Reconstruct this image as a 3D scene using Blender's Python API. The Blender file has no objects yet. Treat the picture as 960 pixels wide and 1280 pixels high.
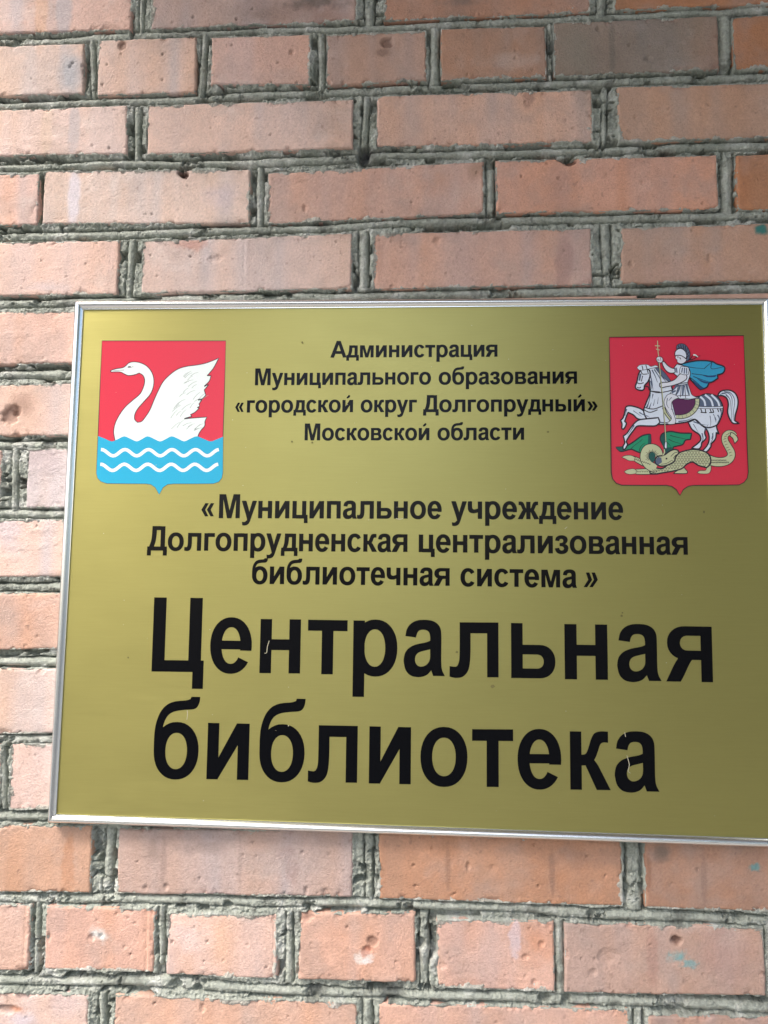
import bpy, math, random
import numpy as np
from mathutils import Matrix, Vector
from mathutils.geometry import tessellate_polygon

S = bpy.context.scene
COL = S.collection
rng = np.random.RandomState(7)
random.seed(7)

# ------------------------------------------------------------------ camera
FPX, CX, CY = 961.0, 480.0, 640.0           # focal length and centre, in pixels of the 960x1280 photograph
CAM_D, CAM_H = 0.86, 1.62                   # metres from the wall, eye height
YAW, PITCH, ROLL = math.radians(-3.45), math.radians(4.94), math.radians(0.135)


def basis():
    cY, sY, cp, sp = math.cos(YAW), math.sin(YAW), math.cos(PITCH), math.sin(PITCH)
    fwd = np.array([sY * cp, cY * cp, sp]); right = np.array([cY, -sY, 0.0]); up = np.cross(right, fwd)
    cr, sr = math.cos(ROLL), math.sin(ROLL)
    return right * cr + up * sr, -right * sr + up * cr, fwd


BR, BU, BF = basis()
cam_data = bpy.data.cameras.new('camera')
cam = bpy.data.objects.new('camera', cam_data)
COL.objects.link(cam)
cam_data.sensor_fit = 'VERTICAL'; cam_data.sensor_height = 36.0
cam_data.lens = FPX / 1280.0 * 36.0
cam_data.clip_start = 0.02; cam_data.clip_end = 500
cam.matrix_world = Matrix(((BR[0], BU[0], -BF[0], 0.0), (BR[1], BU[1], -BF[1], -CAM_D), (BR[2], BU[2], -BF[2], CAM_H), (0, 0, 0, 1)))
S.camera = cam

# ------------------------------------------------------------------ light
SHADE_SLAB = (-0.92, 2.3, -1.9, -0.004, 3.15, 3.29)      # x0, x1, y0, y1, z0, z1 of an added unseen slab that shades the right side
SUN_EL, SUN_AZ = math.radians(50), math.radians(-42)      # azimuth from the outward wall normal, negative = from the left
world = bpy.data.worlds.new('World'); S.world = world; world.use_nodes = True
nt = world.node_tree; nt.nodes.clear()
sky = nt.nodes.new('ShaderNodeTexSky'); sky.sky_type = 'NISHITA'; sky.sun_disc = False
sky.sun_elevation = SUN_EL
sky.air_density = 1.0; sky.dust_density = 4.0; sky.ozone_density = 1.0
bg = nt.nodes.new('ShaderNodeBackground'); bg.inputs[1].default_value = 0.22
wo = nt.nodes.new('ShaderNodeOutputWorld')
nt.links.new(sky.outputs[0], bg.inputs[0]); nt.links.new(bg.outputs[0], wo.inputs[0])
to_sun = Vector((math.sin(SUN_AZ) * math.cos(SUN_EL), -math.cos(SUN_AZ) * math.cos(SUN_EL), math.sin(SUN_EL)))
sky.sun_rotation = math.atan2(to_sun.x, to_sun.y)
sl = bpy.data.lights.new('sun', 'SUN'); sl.energy = 1.5; sl.angle = math.radians(18); sl.color = (1.0, 0.96, 0.9)
sun = bpy.data.objects.new('sun', sl); COL.objects.link(sun)
sun.rotation_euler = to_sun.to_track_quat('Z', 'Y').to_euler(); sun.location = (-3, -4, 5)
S.view_settings.view_transform = 'Standard'; S.view_settings.look = 'None'
S.view_settings.gamma = 1.0; S.view_settings.use_curve_mapping = False
S.view_settings.exposure = 1.02
S.render.engine = 'CYCLES'
try:
    S.cycles.max_bounces = 6; S.cycles.use_denoising = True
except Exception:
    pass


def un(px, py, dep=0.0):
    """photograph pixel -> (X, Z) on the plane lying `dep` metres in front of the wall face"""
    px = np.asarray(px, float); py = np.asarray(py, float)
    a = (px - CX) / FPX; b = -(py - CY) / FPX
    vx = BR[0] * a + BU[0] * b + BF[0]; vy = BR[1] * a + BU[1] * b + BF[1]; vz = BR[2] * a + BU[2] * b + BF[2]
    t = (CAM_D - dep) / vy
    return vx * t, vz * t + CAM_H


# ------------------------------------------------------------------ numpy noise
_T = [rng.rand(256 * 256).astype(np.float32) for _ in range(16)]
_OFF = rng.randint(0, 65535, 1024)


def _hash(i, j, s):
    return _T[s % 16][(((i & 255) << 8) + (j & 255) + _OFF[s % 1024]) & 65535]


def vnoise(x, y, s=0):
    xi = np.floor(x).astype(int); yi = np.floor(y).astype(int)
    fx = x - xi; fy = y - yi
    fx = fx * fx * (3 - 2 * fx); fy = fy * fy * (3 - 2 * fy)
    a = _hash(xi, yi, s); b = _hash(xi + 1, yi, s); c = _hash(xi, yi + 1, s); d = _hash(xi + 1, yi + 1, s)
    return (a * (1 - fx) + b * fx) * (1 - fy) + (c * (1 - fx) + d * fx) * fy * 1.0


def fbm(x, y, sc, s=0, oct=4, rough=0.5):
    """noise in -1..1, feature size sc metres"""
    o = 0; a = 1; t = 0; f = 1.0 / sc
    for k in range(oct):
        o = o + a * (vnoise(x * f + 13.7 * k, y * f - 7.1 * k, s + k * 5) * 2 - 1); t += a; a *= rough; f *= 2.03
    return o / t


def sstep(a, b, x):
    t = np.clip((x - a) / (b - a), 0, 1); return t * t * (3 - 2 * t)


# ------------------------------------------------------------------ materials
def srgb(c):
    return tuple((v / 255 / 12.92 if v / 255 <= 0.04045 else ((v / 255 + 0.055) / 1.055) ** 2.4) for v in c)


def mat(name, color=(0.5, 0.5, 0.5), rough=0.6, metal=0.0):
    m = bpy.data.materials.new(name); m.use_nodes = True
    b = m.node_tree.nodes['Principled BSDF']
    b.inputs['Base Color'].default_value = (*color, 1); b.inputs['Roughness'].default_value = rough; b.inputs['Metallic'].default_value = metal
    return m, m.node_tree, b


def N(t, kind, **kw):
    n = t.nodes.new(kind)
    for k, v in kw.items(): setattr(n, k, v)
    return n


def mix_rgb(t, fac, a, b, mode='MIX'):
    n = t.nodes.new('ShaderNodeMix'); n.data_type = 'RGBA'; n.blend_type = mode
    for sock, v in ((n.inputs[0], fac), (n.inputs[6], a), (n.inputs[7], b)):
        if hasattr(v, 'links') or hasattr(v, 'is_output'): t.links.new(v, sock)
        else: sock.default_value = v if not isinstance(v, tuple) or len(v) == 4 else (*v, 1)
    return n.outputs[2]


def noise_node(t, scale, detail=4, rough=0.55, stretch=None):
    tc = N(t, 'ShaderNodeTexCoord'); n = N(t, 'ShaderNodeTexNoise')
    n.inputs['Scale'].default_value = scale; n.inputs['Detail'].default_value = detail; n.inputs['Roughness'].default_value = rough
    if stretch:
        mp = N(t, 'ShaderNodeMapping'); mp.inputs['Scale'].default_value = stretch
        t.links.new(tc.outputs['Object'], mp.inputs[0]); t.links.new(mp.outputs[0], n.inputs['Vector'])
    else:
        t.links.new(tc.outputs['Object'], n.inputs['Vector'])
    return n.outputs['Fac']


def ramp(t, src, p0, p1, c0=(0, 0, 0, 1), c1=(1, 1, 1, 1)):
    r = N(t, 'ShaderNodeValToRGB'); r.color_ramp.elements[0].position = p0; r.color_ramp.elements[1].position = p1
    r.color_ramp.elements[0].color = c0; r.color_ramp.elements[1].color = c1
    t.links.new(src, r.inputs[0]); return r.outputs[0]


def bump(t, b, src, strength, dist):
    n = N(t, 'ShaderNodeBump'); n.inputs['Strength'].default_value = strength; n.inputs['Distance'].default_value = dist
    t.links.new(src, n.inputs['Height']); t.links.new(n.outputs[0], b.inputs['Normal']); return n


def tinted(name, rough, grain_sc, grain_amt, bump_d, fine_sc):
    m, t, b = mat(name, rough=rough)
    at = N(t, 'ShaderNodeAttribute', attribute_name='tint')
    g = noise_node(t, grain_sc, 6, 0.65)
    gr = ramp(t, g, 0.25, 0.75, (1 - grain_amt,) * 3 + (1,), (1 + grain_amt,) * 3 + (1,))
    c = mix_rgb(t, 1.0, at.outputs['Color'], gr, 'MULTIPLY')
    t.links.new(c, b.inputs['Base Color'])
    f = noise_node(t, fine_sc, 5, 0.6)
    bump(t, b, f, 0.8, bump_d)
    return m


M_BRICK = tinted('fired_clay', 0.66, 360, 0.17, 0.0015, 560)
M_MORTAR = tinted('cement_mortar', 0.66, 380, 0.32, 0.0030, 420)
M_MORTAR.node_tree.nodes['Principled BSDF'].inputs['Specular IOR Level'].default_value = 0.55

# plain far bricks / mortar
M_FARB, t, b = mat('fired_clay_far', rough=0.8)
oi = N(t, 'ShaderNodeNewGeometry')
r_ = N(t, 'ShaderNodeValToRGB'); t.links.new(oi.outputs['Random Per Island'], r_.inputs[0])
r_.color_ramp.elements[0].color = (0.50, 0.31, 0.24, 1); r_.color_ramp.elements[1].color = (0.60, 0.43, 0.37, 1)
e = r_.color_ramp.elements.new(0.5); e.color = (0.53, 0.33, 0.25, 1)
c = mix_rgb(t, 0.5, r_.outputs[0], ramp(t, noise_node(t, 30, 6), 0.3, 0.7, (0.75, 0.75, 0.75, 1), (1.1, 1.1, 1.1, 1)), 'MULTIPLY')
t.links.new(c, b.inputs['Base Color']); bump(t, b, noise_node(t, 250, 6), 0.6, 0.002)
M_FARM, t, b = mat('cement_far', (0.31, 0.325, 0.29), 0.9); bump(t, b, noise_node(t, 200, 6), 0.8, 0.003)

# gold coloured brushed metal sheet
M_GOLD, t, b = mat('brushed_gold_sheet', (0.50, 0.47, 0.20), 0.4, 0.75)
b.inputs['Anisotropic'].default_value = 0.75; b.inputs['Anisotropic Rotation'].default_value = 0.25
tg = N(t, 'ShaderNodeTangent', direction_type='RADIAL', axis='Z'); t.links.new(tg.outputs[0], b.inputs['Tangent'])
br = noise_node(t, 30, 4, 0.6, (1.0, 1.0, 90.0))
t.links.new(mix_rgb(t, 0.5, (0.335, 0.308, 0.102), ramp(t, br, 0.3, 0.7, (0.90, 0.90, 0.90, 1), (1.06, 1.06, 1.06, 1)), 'MULTIPLY'), b.inputs['Base Color'])
t.links.new(ramp(t, br, 0.2, 0.8, (0.28,) * 3 + (1,), (0.36,) * 3 + (1,)), b.inputs['Roughness'])
bump(t, b, br, 0.05, 0.0004)
sm_ = noise_node(t, 7, 5, 0.6, (1.0, 1.0, 2.2))
t.links.new(mix_rgb(t, 1.0, ramp(t, br, 0.2, 0.8, (0.28,) * 3 + (1,), (0.36,) * 3 + (1,)), ramp(t, sm_, 0.35, 0.7, (0.95,) * 3 + (1,), (1.07,) * 3 + (1,)), 'MULTIPLY'), b.inputs['Roughness'])
M_ALU, t, b = mat('polished_aluminium', (0.80, 0.83, 0.82), 0.27, 1.0)
an = noise_node(t, 300, 3, 0.5)
M_BACK, _, _ = mat('dark_backing', (0.05, 0.05, 0.05), 0.6)


def vinyl(name, col, rough=0.32):
    m, t, b = mat(name, srgb(col), rough)
    n = noise_node(t, 900, 3, 0.5)
    t.links.new(mix_rgb(t, 0.5, (*srgb(col), 1), ramp(t, n, 0.3, 0.7, (0.9, 0.9, 0.9, 1), (1.08, 1.08, 1.08, 1)), 'MULTIPLY'), b.inputs['Base Color'])
    return m


V_BLACK = vinyl('black_vinyl', (10, 11, 14), 0.16)
V_BLACK.node_tree.nodes['Principled BSDF'].inputs['Specular IOR Level'].default_value = 0.12
V_RED = vinyl('red_print', (205, 34, 62)); V_WHITE = vinyl('white_print', (218, 228, 226)); V_BLUE = vinyl('blue_print', (0, 160, 200))
V_LINE = vinyl('dark_outline', (26, 18, 36)); V_SILVER = vinyl('silver_print', (212, 221, 234)); V_GREY = vinyl('grey_print', (82, 96, 122))
V_PURPLE = vinyl('purple_print', (88, 24, 78)); V_GREEN = vinyl('green_print', (10, 140, 100)); V_DGREEN = vinyl('dark_green_print', (10, 80, 75))
V_CREAM = vinyl('cream_print', (190, 195, 155)); V_CLOAK = vinyl('cloak_print', (45, 150, 190)); V_DBLUE = vinyl('dark_blue_print', (28, 60, 110))
V_FEATH = vinyl('feather_grey_print', (140, 152, 150)); V_FLESH = vinyl('pale_print', (214, 217, 226))


# ------------------------------------------------------------------ object helpers
def tag(o, label=None, cat=None, group=None, kind=None):
    if label: o['label'] = label
    if cat: o['category'] = cat
    if group: o['group'] = group
    if kind: o['kind'] = kind
    return o


def empty(name, loc=(0, 0, 0)):
    o = bpy.data.objects.new(name, None); COL.objects.link(o); o.location = loc; o.empty_display_size = 0.1
    return o


def mesh_obj(name, verts, faces, m, parent=None, smooth=False, tint=None):
    me = bpy.data.meshes.new(name)
    verts = np.asarray(verts, dtype=np.float32)
    if isinstance(faces, np.ndarray):
        me.vertices.add(len(verts)); me.vertices.foreach_set('co', verts.ravel())
        k = faces.shape[1]
        me.loops.add(faces.size); me.loops.foreach_set('vertex_index', faces.astype(np.int32).ravel())
        me.polygons.add(len(faces)); me.polygons.foreach_set('loop_start', np.arange(0, faces.size, k, dtype=np.int32))
        me.polygons.foreach_set('loop_total', np.full(len(faces), k, dtype=np.int32))
        me.update(calc_edges=True); me.validate()
    else:
        me.from_pydata([tuple(map(float, v)) for v in verts], [], faces); me.update()
    if tint is not None:
        a = me.color_attributes.new('tint', 'FLOAT_COLOR', 'POINT')
        cc = np.ones((len(verts), 4), dtype=np.float32); cc[:, :3] = tint
        a.data.foreach_set('color', cc.ravel())
    if smooth: me.polygons.foreach_set('use_smooth', np.ones(len(me.polygons), dtype=bool))
    me.materials.append(m)
    o = bpy.data.objects.new(name, me); COL.objects.link(o)
    if parent: o.parent = parent
    return o


# ------------------------------------------------------------------ ground
def build_ground():
    m, t, b = mat('asphalt', (0.06, 0.06, 0.06), 0.9)
    t.links.new(ramp(t, noise_node(t, 40, 8, 0.7), 0.3, 0.7, (0.045, 0.045, 0.045, 1), (0.085, 0.083, 0.08, 1)), b.inputs['Base Color'])
    bump(t, b, noise_node(t, 160, 6), 0.6, 0.01)
    tag(mesh_obj('ground', [(-200, -200, 0), (200, -200, 0), (200, 60, 0), (-200, 60, 0)], [(0, 1, 2, 3)], m), kind='structure')
    m2, t, b = mat('paving_concrete', (0.28, 0.27, 0.25), 0.85)
    t.links.new(ramp(t, noise_node(t, 12, 8, 0.6), 0.3, 0.7, (0.22, 0.215, 0.2, 1), (0.32, 0.31, 0.29, 1)), b.inputs['Base Color'])
    x0, x1, y0, y1, h = -12, 12, -2.6, -0.002, 0.12
    v = [(x0, y0, 0.004), (x1, y0, 0.004), (x1, y1, 0.004), (x0, y1, 0.004), (x0, y0, h), (x1, y0, h), (x1, y1, h), (x0, y1, h)]
    f = [(4, 5, 6, 7), (0, 1, 5, 4), (1, 2, 6, 5), (2, 3, 7, 6), (3, 0, 4, 7)]
    tag(mesh_obj('pavement', v, f, m2), kind='structure')


build_ground()

# ------------------------------------------------------------------ brick wall
wall = empty('brick_wall', (0, 0, 0))
tag(wall, 'red brick wall with rough raised grey mortar joints behind the gold sign', 'wall')

# brick: xl, xr at mid height, then y top-left, top-right, bottom-left, bottom-right (photograph pixels), colour code
B = []


def course(items):
    for it in items: B.append(it)


# colour codes -> albedo, with some of the brighter light at left painted into the pale codes
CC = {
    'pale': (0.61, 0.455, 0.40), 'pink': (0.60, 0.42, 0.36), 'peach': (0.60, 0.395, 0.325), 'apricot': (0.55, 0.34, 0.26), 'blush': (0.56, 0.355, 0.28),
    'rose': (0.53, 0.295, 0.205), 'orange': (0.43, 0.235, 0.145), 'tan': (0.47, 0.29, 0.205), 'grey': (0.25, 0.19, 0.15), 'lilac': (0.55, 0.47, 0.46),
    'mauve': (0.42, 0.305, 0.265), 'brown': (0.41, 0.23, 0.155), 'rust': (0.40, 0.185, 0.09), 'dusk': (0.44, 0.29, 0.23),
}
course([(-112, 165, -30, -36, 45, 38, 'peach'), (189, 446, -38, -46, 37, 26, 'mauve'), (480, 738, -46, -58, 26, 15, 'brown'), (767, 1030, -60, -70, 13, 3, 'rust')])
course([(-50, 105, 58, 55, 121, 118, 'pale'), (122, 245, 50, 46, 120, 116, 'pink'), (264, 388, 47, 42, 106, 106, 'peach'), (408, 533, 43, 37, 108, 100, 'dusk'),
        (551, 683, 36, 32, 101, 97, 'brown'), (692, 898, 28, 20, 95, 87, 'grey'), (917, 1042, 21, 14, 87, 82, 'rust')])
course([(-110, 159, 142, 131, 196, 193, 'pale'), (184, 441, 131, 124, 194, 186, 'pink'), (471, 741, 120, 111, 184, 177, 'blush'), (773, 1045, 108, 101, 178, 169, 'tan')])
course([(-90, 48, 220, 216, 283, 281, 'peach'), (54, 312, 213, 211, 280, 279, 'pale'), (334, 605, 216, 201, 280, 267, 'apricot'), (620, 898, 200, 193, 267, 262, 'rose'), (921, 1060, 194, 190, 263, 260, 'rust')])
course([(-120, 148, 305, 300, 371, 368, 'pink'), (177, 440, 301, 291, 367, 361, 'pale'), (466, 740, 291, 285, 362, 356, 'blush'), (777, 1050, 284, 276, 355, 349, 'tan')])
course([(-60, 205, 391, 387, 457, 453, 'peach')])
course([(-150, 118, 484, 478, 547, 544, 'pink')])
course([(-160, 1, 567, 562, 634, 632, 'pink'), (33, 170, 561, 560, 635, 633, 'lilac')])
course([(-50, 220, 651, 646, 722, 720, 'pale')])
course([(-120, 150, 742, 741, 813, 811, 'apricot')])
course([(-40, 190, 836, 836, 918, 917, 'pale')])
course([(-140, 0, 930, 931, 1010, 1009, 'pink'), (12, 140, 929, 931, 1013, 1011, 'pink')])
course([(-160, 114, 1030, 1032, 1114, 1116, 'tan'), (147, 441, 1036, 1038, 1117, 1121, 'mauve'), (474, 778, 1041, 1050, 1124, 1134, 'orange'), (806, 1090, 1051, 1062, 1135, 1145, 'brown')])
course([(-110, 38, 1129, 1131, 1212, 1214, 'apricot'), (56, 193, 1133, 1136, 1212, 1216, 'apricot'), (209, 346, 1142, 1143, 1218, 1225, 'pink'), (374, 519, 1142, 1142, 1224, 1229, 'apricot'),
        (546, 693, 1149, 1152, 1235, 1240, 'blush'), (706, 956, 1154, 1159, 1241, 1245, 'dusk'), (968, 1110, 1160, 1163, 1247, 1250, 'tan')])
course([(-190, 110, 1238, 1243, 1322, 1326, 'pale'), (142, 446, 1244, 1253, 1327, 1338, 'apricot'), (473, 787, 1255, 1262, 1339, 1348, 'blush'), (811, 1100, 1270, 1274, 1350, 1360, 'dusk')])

# marks on the brick faces: kind, px, py, radius px (x), radius px (y), colour or depth mm
PITS = [(230, 217, 7, 6, 9), (225, 213, 4, 4, 5), (712, 200, 9, 7, 9), (704, 197, 7, 4, 6), (484, 53, 8, 7, 3.5), (153, 57, 5, 6, 3), (460, 1187, 6, 4, 2.5), (466, 1177, 6, 6, 3), (846, 1176, 6, 5, 5),
        (270, 323, 8, 5, 1.6), (12, 520, 11, 12, 4), (20, 514, 6, 8, 3.5), (760, 1196, 12, 9, 1.8), (115, 1172, 4, 4, 2.2), (126, 1170, 3, 3, 2.0), (88, 84, 3, 3, 2), (91, 80, 2, 2, 2),
        (546, 300, 5, 4, 1.8), (553, 1208, 5, 5, 1.6), (381, 259, 3, 5, 2), (365, 65, 3, 4, 2), (270, 1120, 4, 4, 2.5), (61, 1171, 3, 5, 2), (383, 1113, 3, 5, 2.2), (407, 1113, 4, 3, 2),
        (380, 1146, 12, 7, 3.0), (365, 1148, 8, 5, 2.5), (208, 1108, 3, 3, 2), (182, 1110, 3, 3, 1.8), (810, 73, 5, 3, 1.8), (748, 36, 4, 4, 1.6), (253, 1260, 3, 5, 2), (8, 1262, 13, 5, 3), (904, 55, 3, 3, 1),
        (657, 1196, 4, 3, 2), (677, 1180, 4, 4, 2), (668, 1228, 3, 4, 2), (887, 323, 3, 6, 2), (789, 330, 3, 5, 1.5), (956, 1000, 1, 1, 1), (741, 1215, 5, 4, 1.5), (585, 1083, 2, 5, 2), (616, 1085, 4, 4, 1)]
for k in range(260):
    PITS.append((rng.uniform(0, 960), rng.choice([rng.uniform(0, 370), rng.uniform(1035, 1280)]), rng.uniform(0.6, 1.5), rng.uniform(0.6, 2.0), rng.uniform(0.8, 2.6)))
for k in range(40):
    PITS.append((rng.uniform(0, 90), rng.uniform(380, 1010), rng.uniform(0.8, 2.0), rng.uniform(0.8, 2.2), rng.uniform(0.5, 1.5)))
# px, py, rx, ry, colour, strength, raggedness   (stains, paint drops, lime)
ST = [(205, 1075, 4, 34, (0.24, 0.17, 0.15), 0.5, 0.4), (300, 1080, 3, 30, (0.25, 0.19, 0.17), 0.45, 0.4), (560, 1085, 3, 34, (0.22, 0.12, 0.08), 0.45, 0.4), (690, 1090, 4, 30, (0.2, 0.11, 0.08), 0.45, 0.4), (880, 1100, 4, 34, (0.2, 0.12, 0.09), 0.4, 0.4), (395, 4, 55, 13, (0.09, 0.075, 0.065), 0.8, 0.9), (330, 18, 40, 14, (0.15, 0.11, 0.09), 0.5, 0.9), (575, 2, 40, 8, (0.16, 0.13, 0.11), 0.7, 0.8), (944, 1083, 7, 6, (0.09, 0.27, 0.28), 0.8, 1.1), (848, 1198, 15, 9, (0.12, 0.35, 0.37), 0.85, 1.2), (862, 1203, 9, 5, (0.12, 0.35, 0.37), 0.7, 1.2), (952, 287, 8, 8, (0.03, 0.16, 0.14), 1.0, 0.5),
      (124, 1170, 15, 11, (0.64, 0.66, 0.64), 0.8, 1.5), (455, 1196, 12, 7, (0.68, 0.62, 0.58), 0.7, 0.9), (458, 1189, 8, 6, (0.42, 0.16, 0.10), 0.7, 0.9), (459, 1201, 8, 3, (0.7, 0.66, 0.66), 0.6, 0.9), (365, 1085, 10, 18, (0.30, 0.19, 0.17), 0.55, 0.5), (357, 1067, 12, 8, (0.30, 0.19, 0.17), 0.5, 0.6),
      (827, 1066, 14, 12, (0.14, 0.11, 0.09), 0.75, 0.5), (809, 1090, 5, 28, (0.22, 0.11, 0.07), 0.6, 0.4), (730, 1072, 55, 14, (0.22, 0.14, 0.11), 0.45, 0.9), (245, 1060, 60, 12, (0.25, 0.19, 0.17), 0.5, 0.9), (190, 1062, 14, 26, (0.24, 0.17, 0.14), 0.5, 0.8),
      (340, 1075, 90, 30, (0.34, 0.29, 0.28), 0.45, 0.8), (85, 1090, 9, 50, (0.42, 0.19, 0.09), 0.5, 0.6), (642, 1176, 9, 20, (0.60, 0.54, 0.62), 0.5, 1.0), (672, 1178, 24, 30, (0.55, 0.24, 0.12), 0.55, 0.8),
      (235, 1170, 30, 20, (0.62, 0.52, 0.52), 0.5, 0.8), (275, 1180, 16, 40, (0.58, 0.34, 0.20), 0.4, 0.5), (22, 15, 14, 60, (0.46, 0.40, 0.42), 0.6, 0.4), (80, 15, 12, 60, (0.42, 0.38, 0.40), 0.7, 0.4), (52, 15, 10, 60, (0.60, 0.36, 0.22), 0.5, 0.4),
      (86, 90, 26, 50, (0.34, 0.36, 0.40), 0.8, 0.4), (93, 160, 9, 45, (0.44, 0.40, 0.42), 0.6, 0.4), (58, 165, 9, 45, (0.60, 0.44, 0.32), 0.4, 0.4), (92, 245, 9, 46, (0.60, 0.56, 0.62), 0.75, 0.3), (280, 243, 26, 22, (0.50, 0.42, 0.46), 0.5, 0.7),
      (240, 306, 26, 10, (0.46, 0.20, 0.14), 0.55, 0.8), (60, 360, 30, 12, (0.52, 0.46, 0.48), 0.5, 0.7), (700, 235, 22, 46, (0.38, 0.24, 0.20), 0.55, 0.4), (730, 90, 16, 80, (0.21, 0.19, 0.15), 0.6, 0.4), (765, 60, 4, 45, (0.13, 0.11, 0.09), 0.5, 0.4),
      (715, 60, 28, 46, (0.24, 0.21, 0.17), 0.6, 0.3), (340, 15, 60, 26, (0.26, 0.17, 0.14), 0.5, 0.8), (410, 18, 30, 30, (0.30, 0.15, 0.10), 0.5, 0.7), (705, 325, 12, 40, (0.32, 0.19, 0.17), 0.5, 0.5), (570, 15, 30, 20, (0.28, 0.18, 0.14), 0.5, 0.8),
      (596, 212, 16, 16, (0.28, 0.17, 0.11), 0.6, 0.7), (545, 225, 30, 24, (0.48, 0.24, 0.14), 0.4, 0.7), (661, 120, 8, 20, (0.26, 0.15, 0.12), 0.5, 0.6), (640, 75, 40, 14, (0.5, 0.42, 0.38), 0.35, 0.9), (480, 66, 12, 6, (0.20, 0.12, 0.09), 0.7, 0.6),
      (30, 505, 20, 18, (0.30, 0.18, 0.13), 0.7, 0.6), (60, 575, 40, 22, (0.42, 0.34, 0.36), 0.45, 0.7), (10, 668, 24, 40, (0.50, 0.46, 0.52), 0.5, 0.6), (50, 755, 24, 10, (0.60, 0.42, 0.36), 0.5, 0.8), (25, 1275, 30, 12, (0.50, 0.46, 0.52), 0.6, 0.6), (22, 1262, 14, 5, (0.40, 0.16, 0.08), 0.8, 0.6),
      (905, 1195, 40, 36, (0.38, 0.23, 0.20), 0.4, 0.8), (815, 1195, 8, 34, (0.36, 0.20, 0.16), 0.5, 0.4), (855, 1160, 40, 8, (0.48, 0.38, 0.34), 0.4, 0.9), (80, 1255, 24, 18, (0.50, 0.40, 0.40), 0.5, 0.8), (605, 1200, 40, 30, (0.56, 0.40, 0.36), 0.4, 0.8),
      (330, 1258, 50, 10, (0.55, 0.36, 0.28), 0.4, 0.9), (550, 1235, 5, 50, (0.6, 0.4, 0.3), 0.3, 0.4), (845, 335, 60, 22, (0.50, 0.31, 0.25), 0.4, 0.8), (900, 60, 40, 60, (0.40, 0.20, 0.13), 0.3, 0.7)]
STW = []
for (px, py, rx, ry, c, s, rg) in ST:
    X, Z = un(px, py); STW.append((float(X), float(Z), rx * 0.00092, ry * 0.00092, c, s, rg))
PW = []
for (px, py, rx, ry, d) in PITS:
    X, Z = un(px, py); PW.append((float(X), float(Z), rx * 0.00092, ry * 0.00092, d * 0.001))

RECT = []     # X0, X1, Zbl, Zbr, Ztl, Ztr


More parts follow.
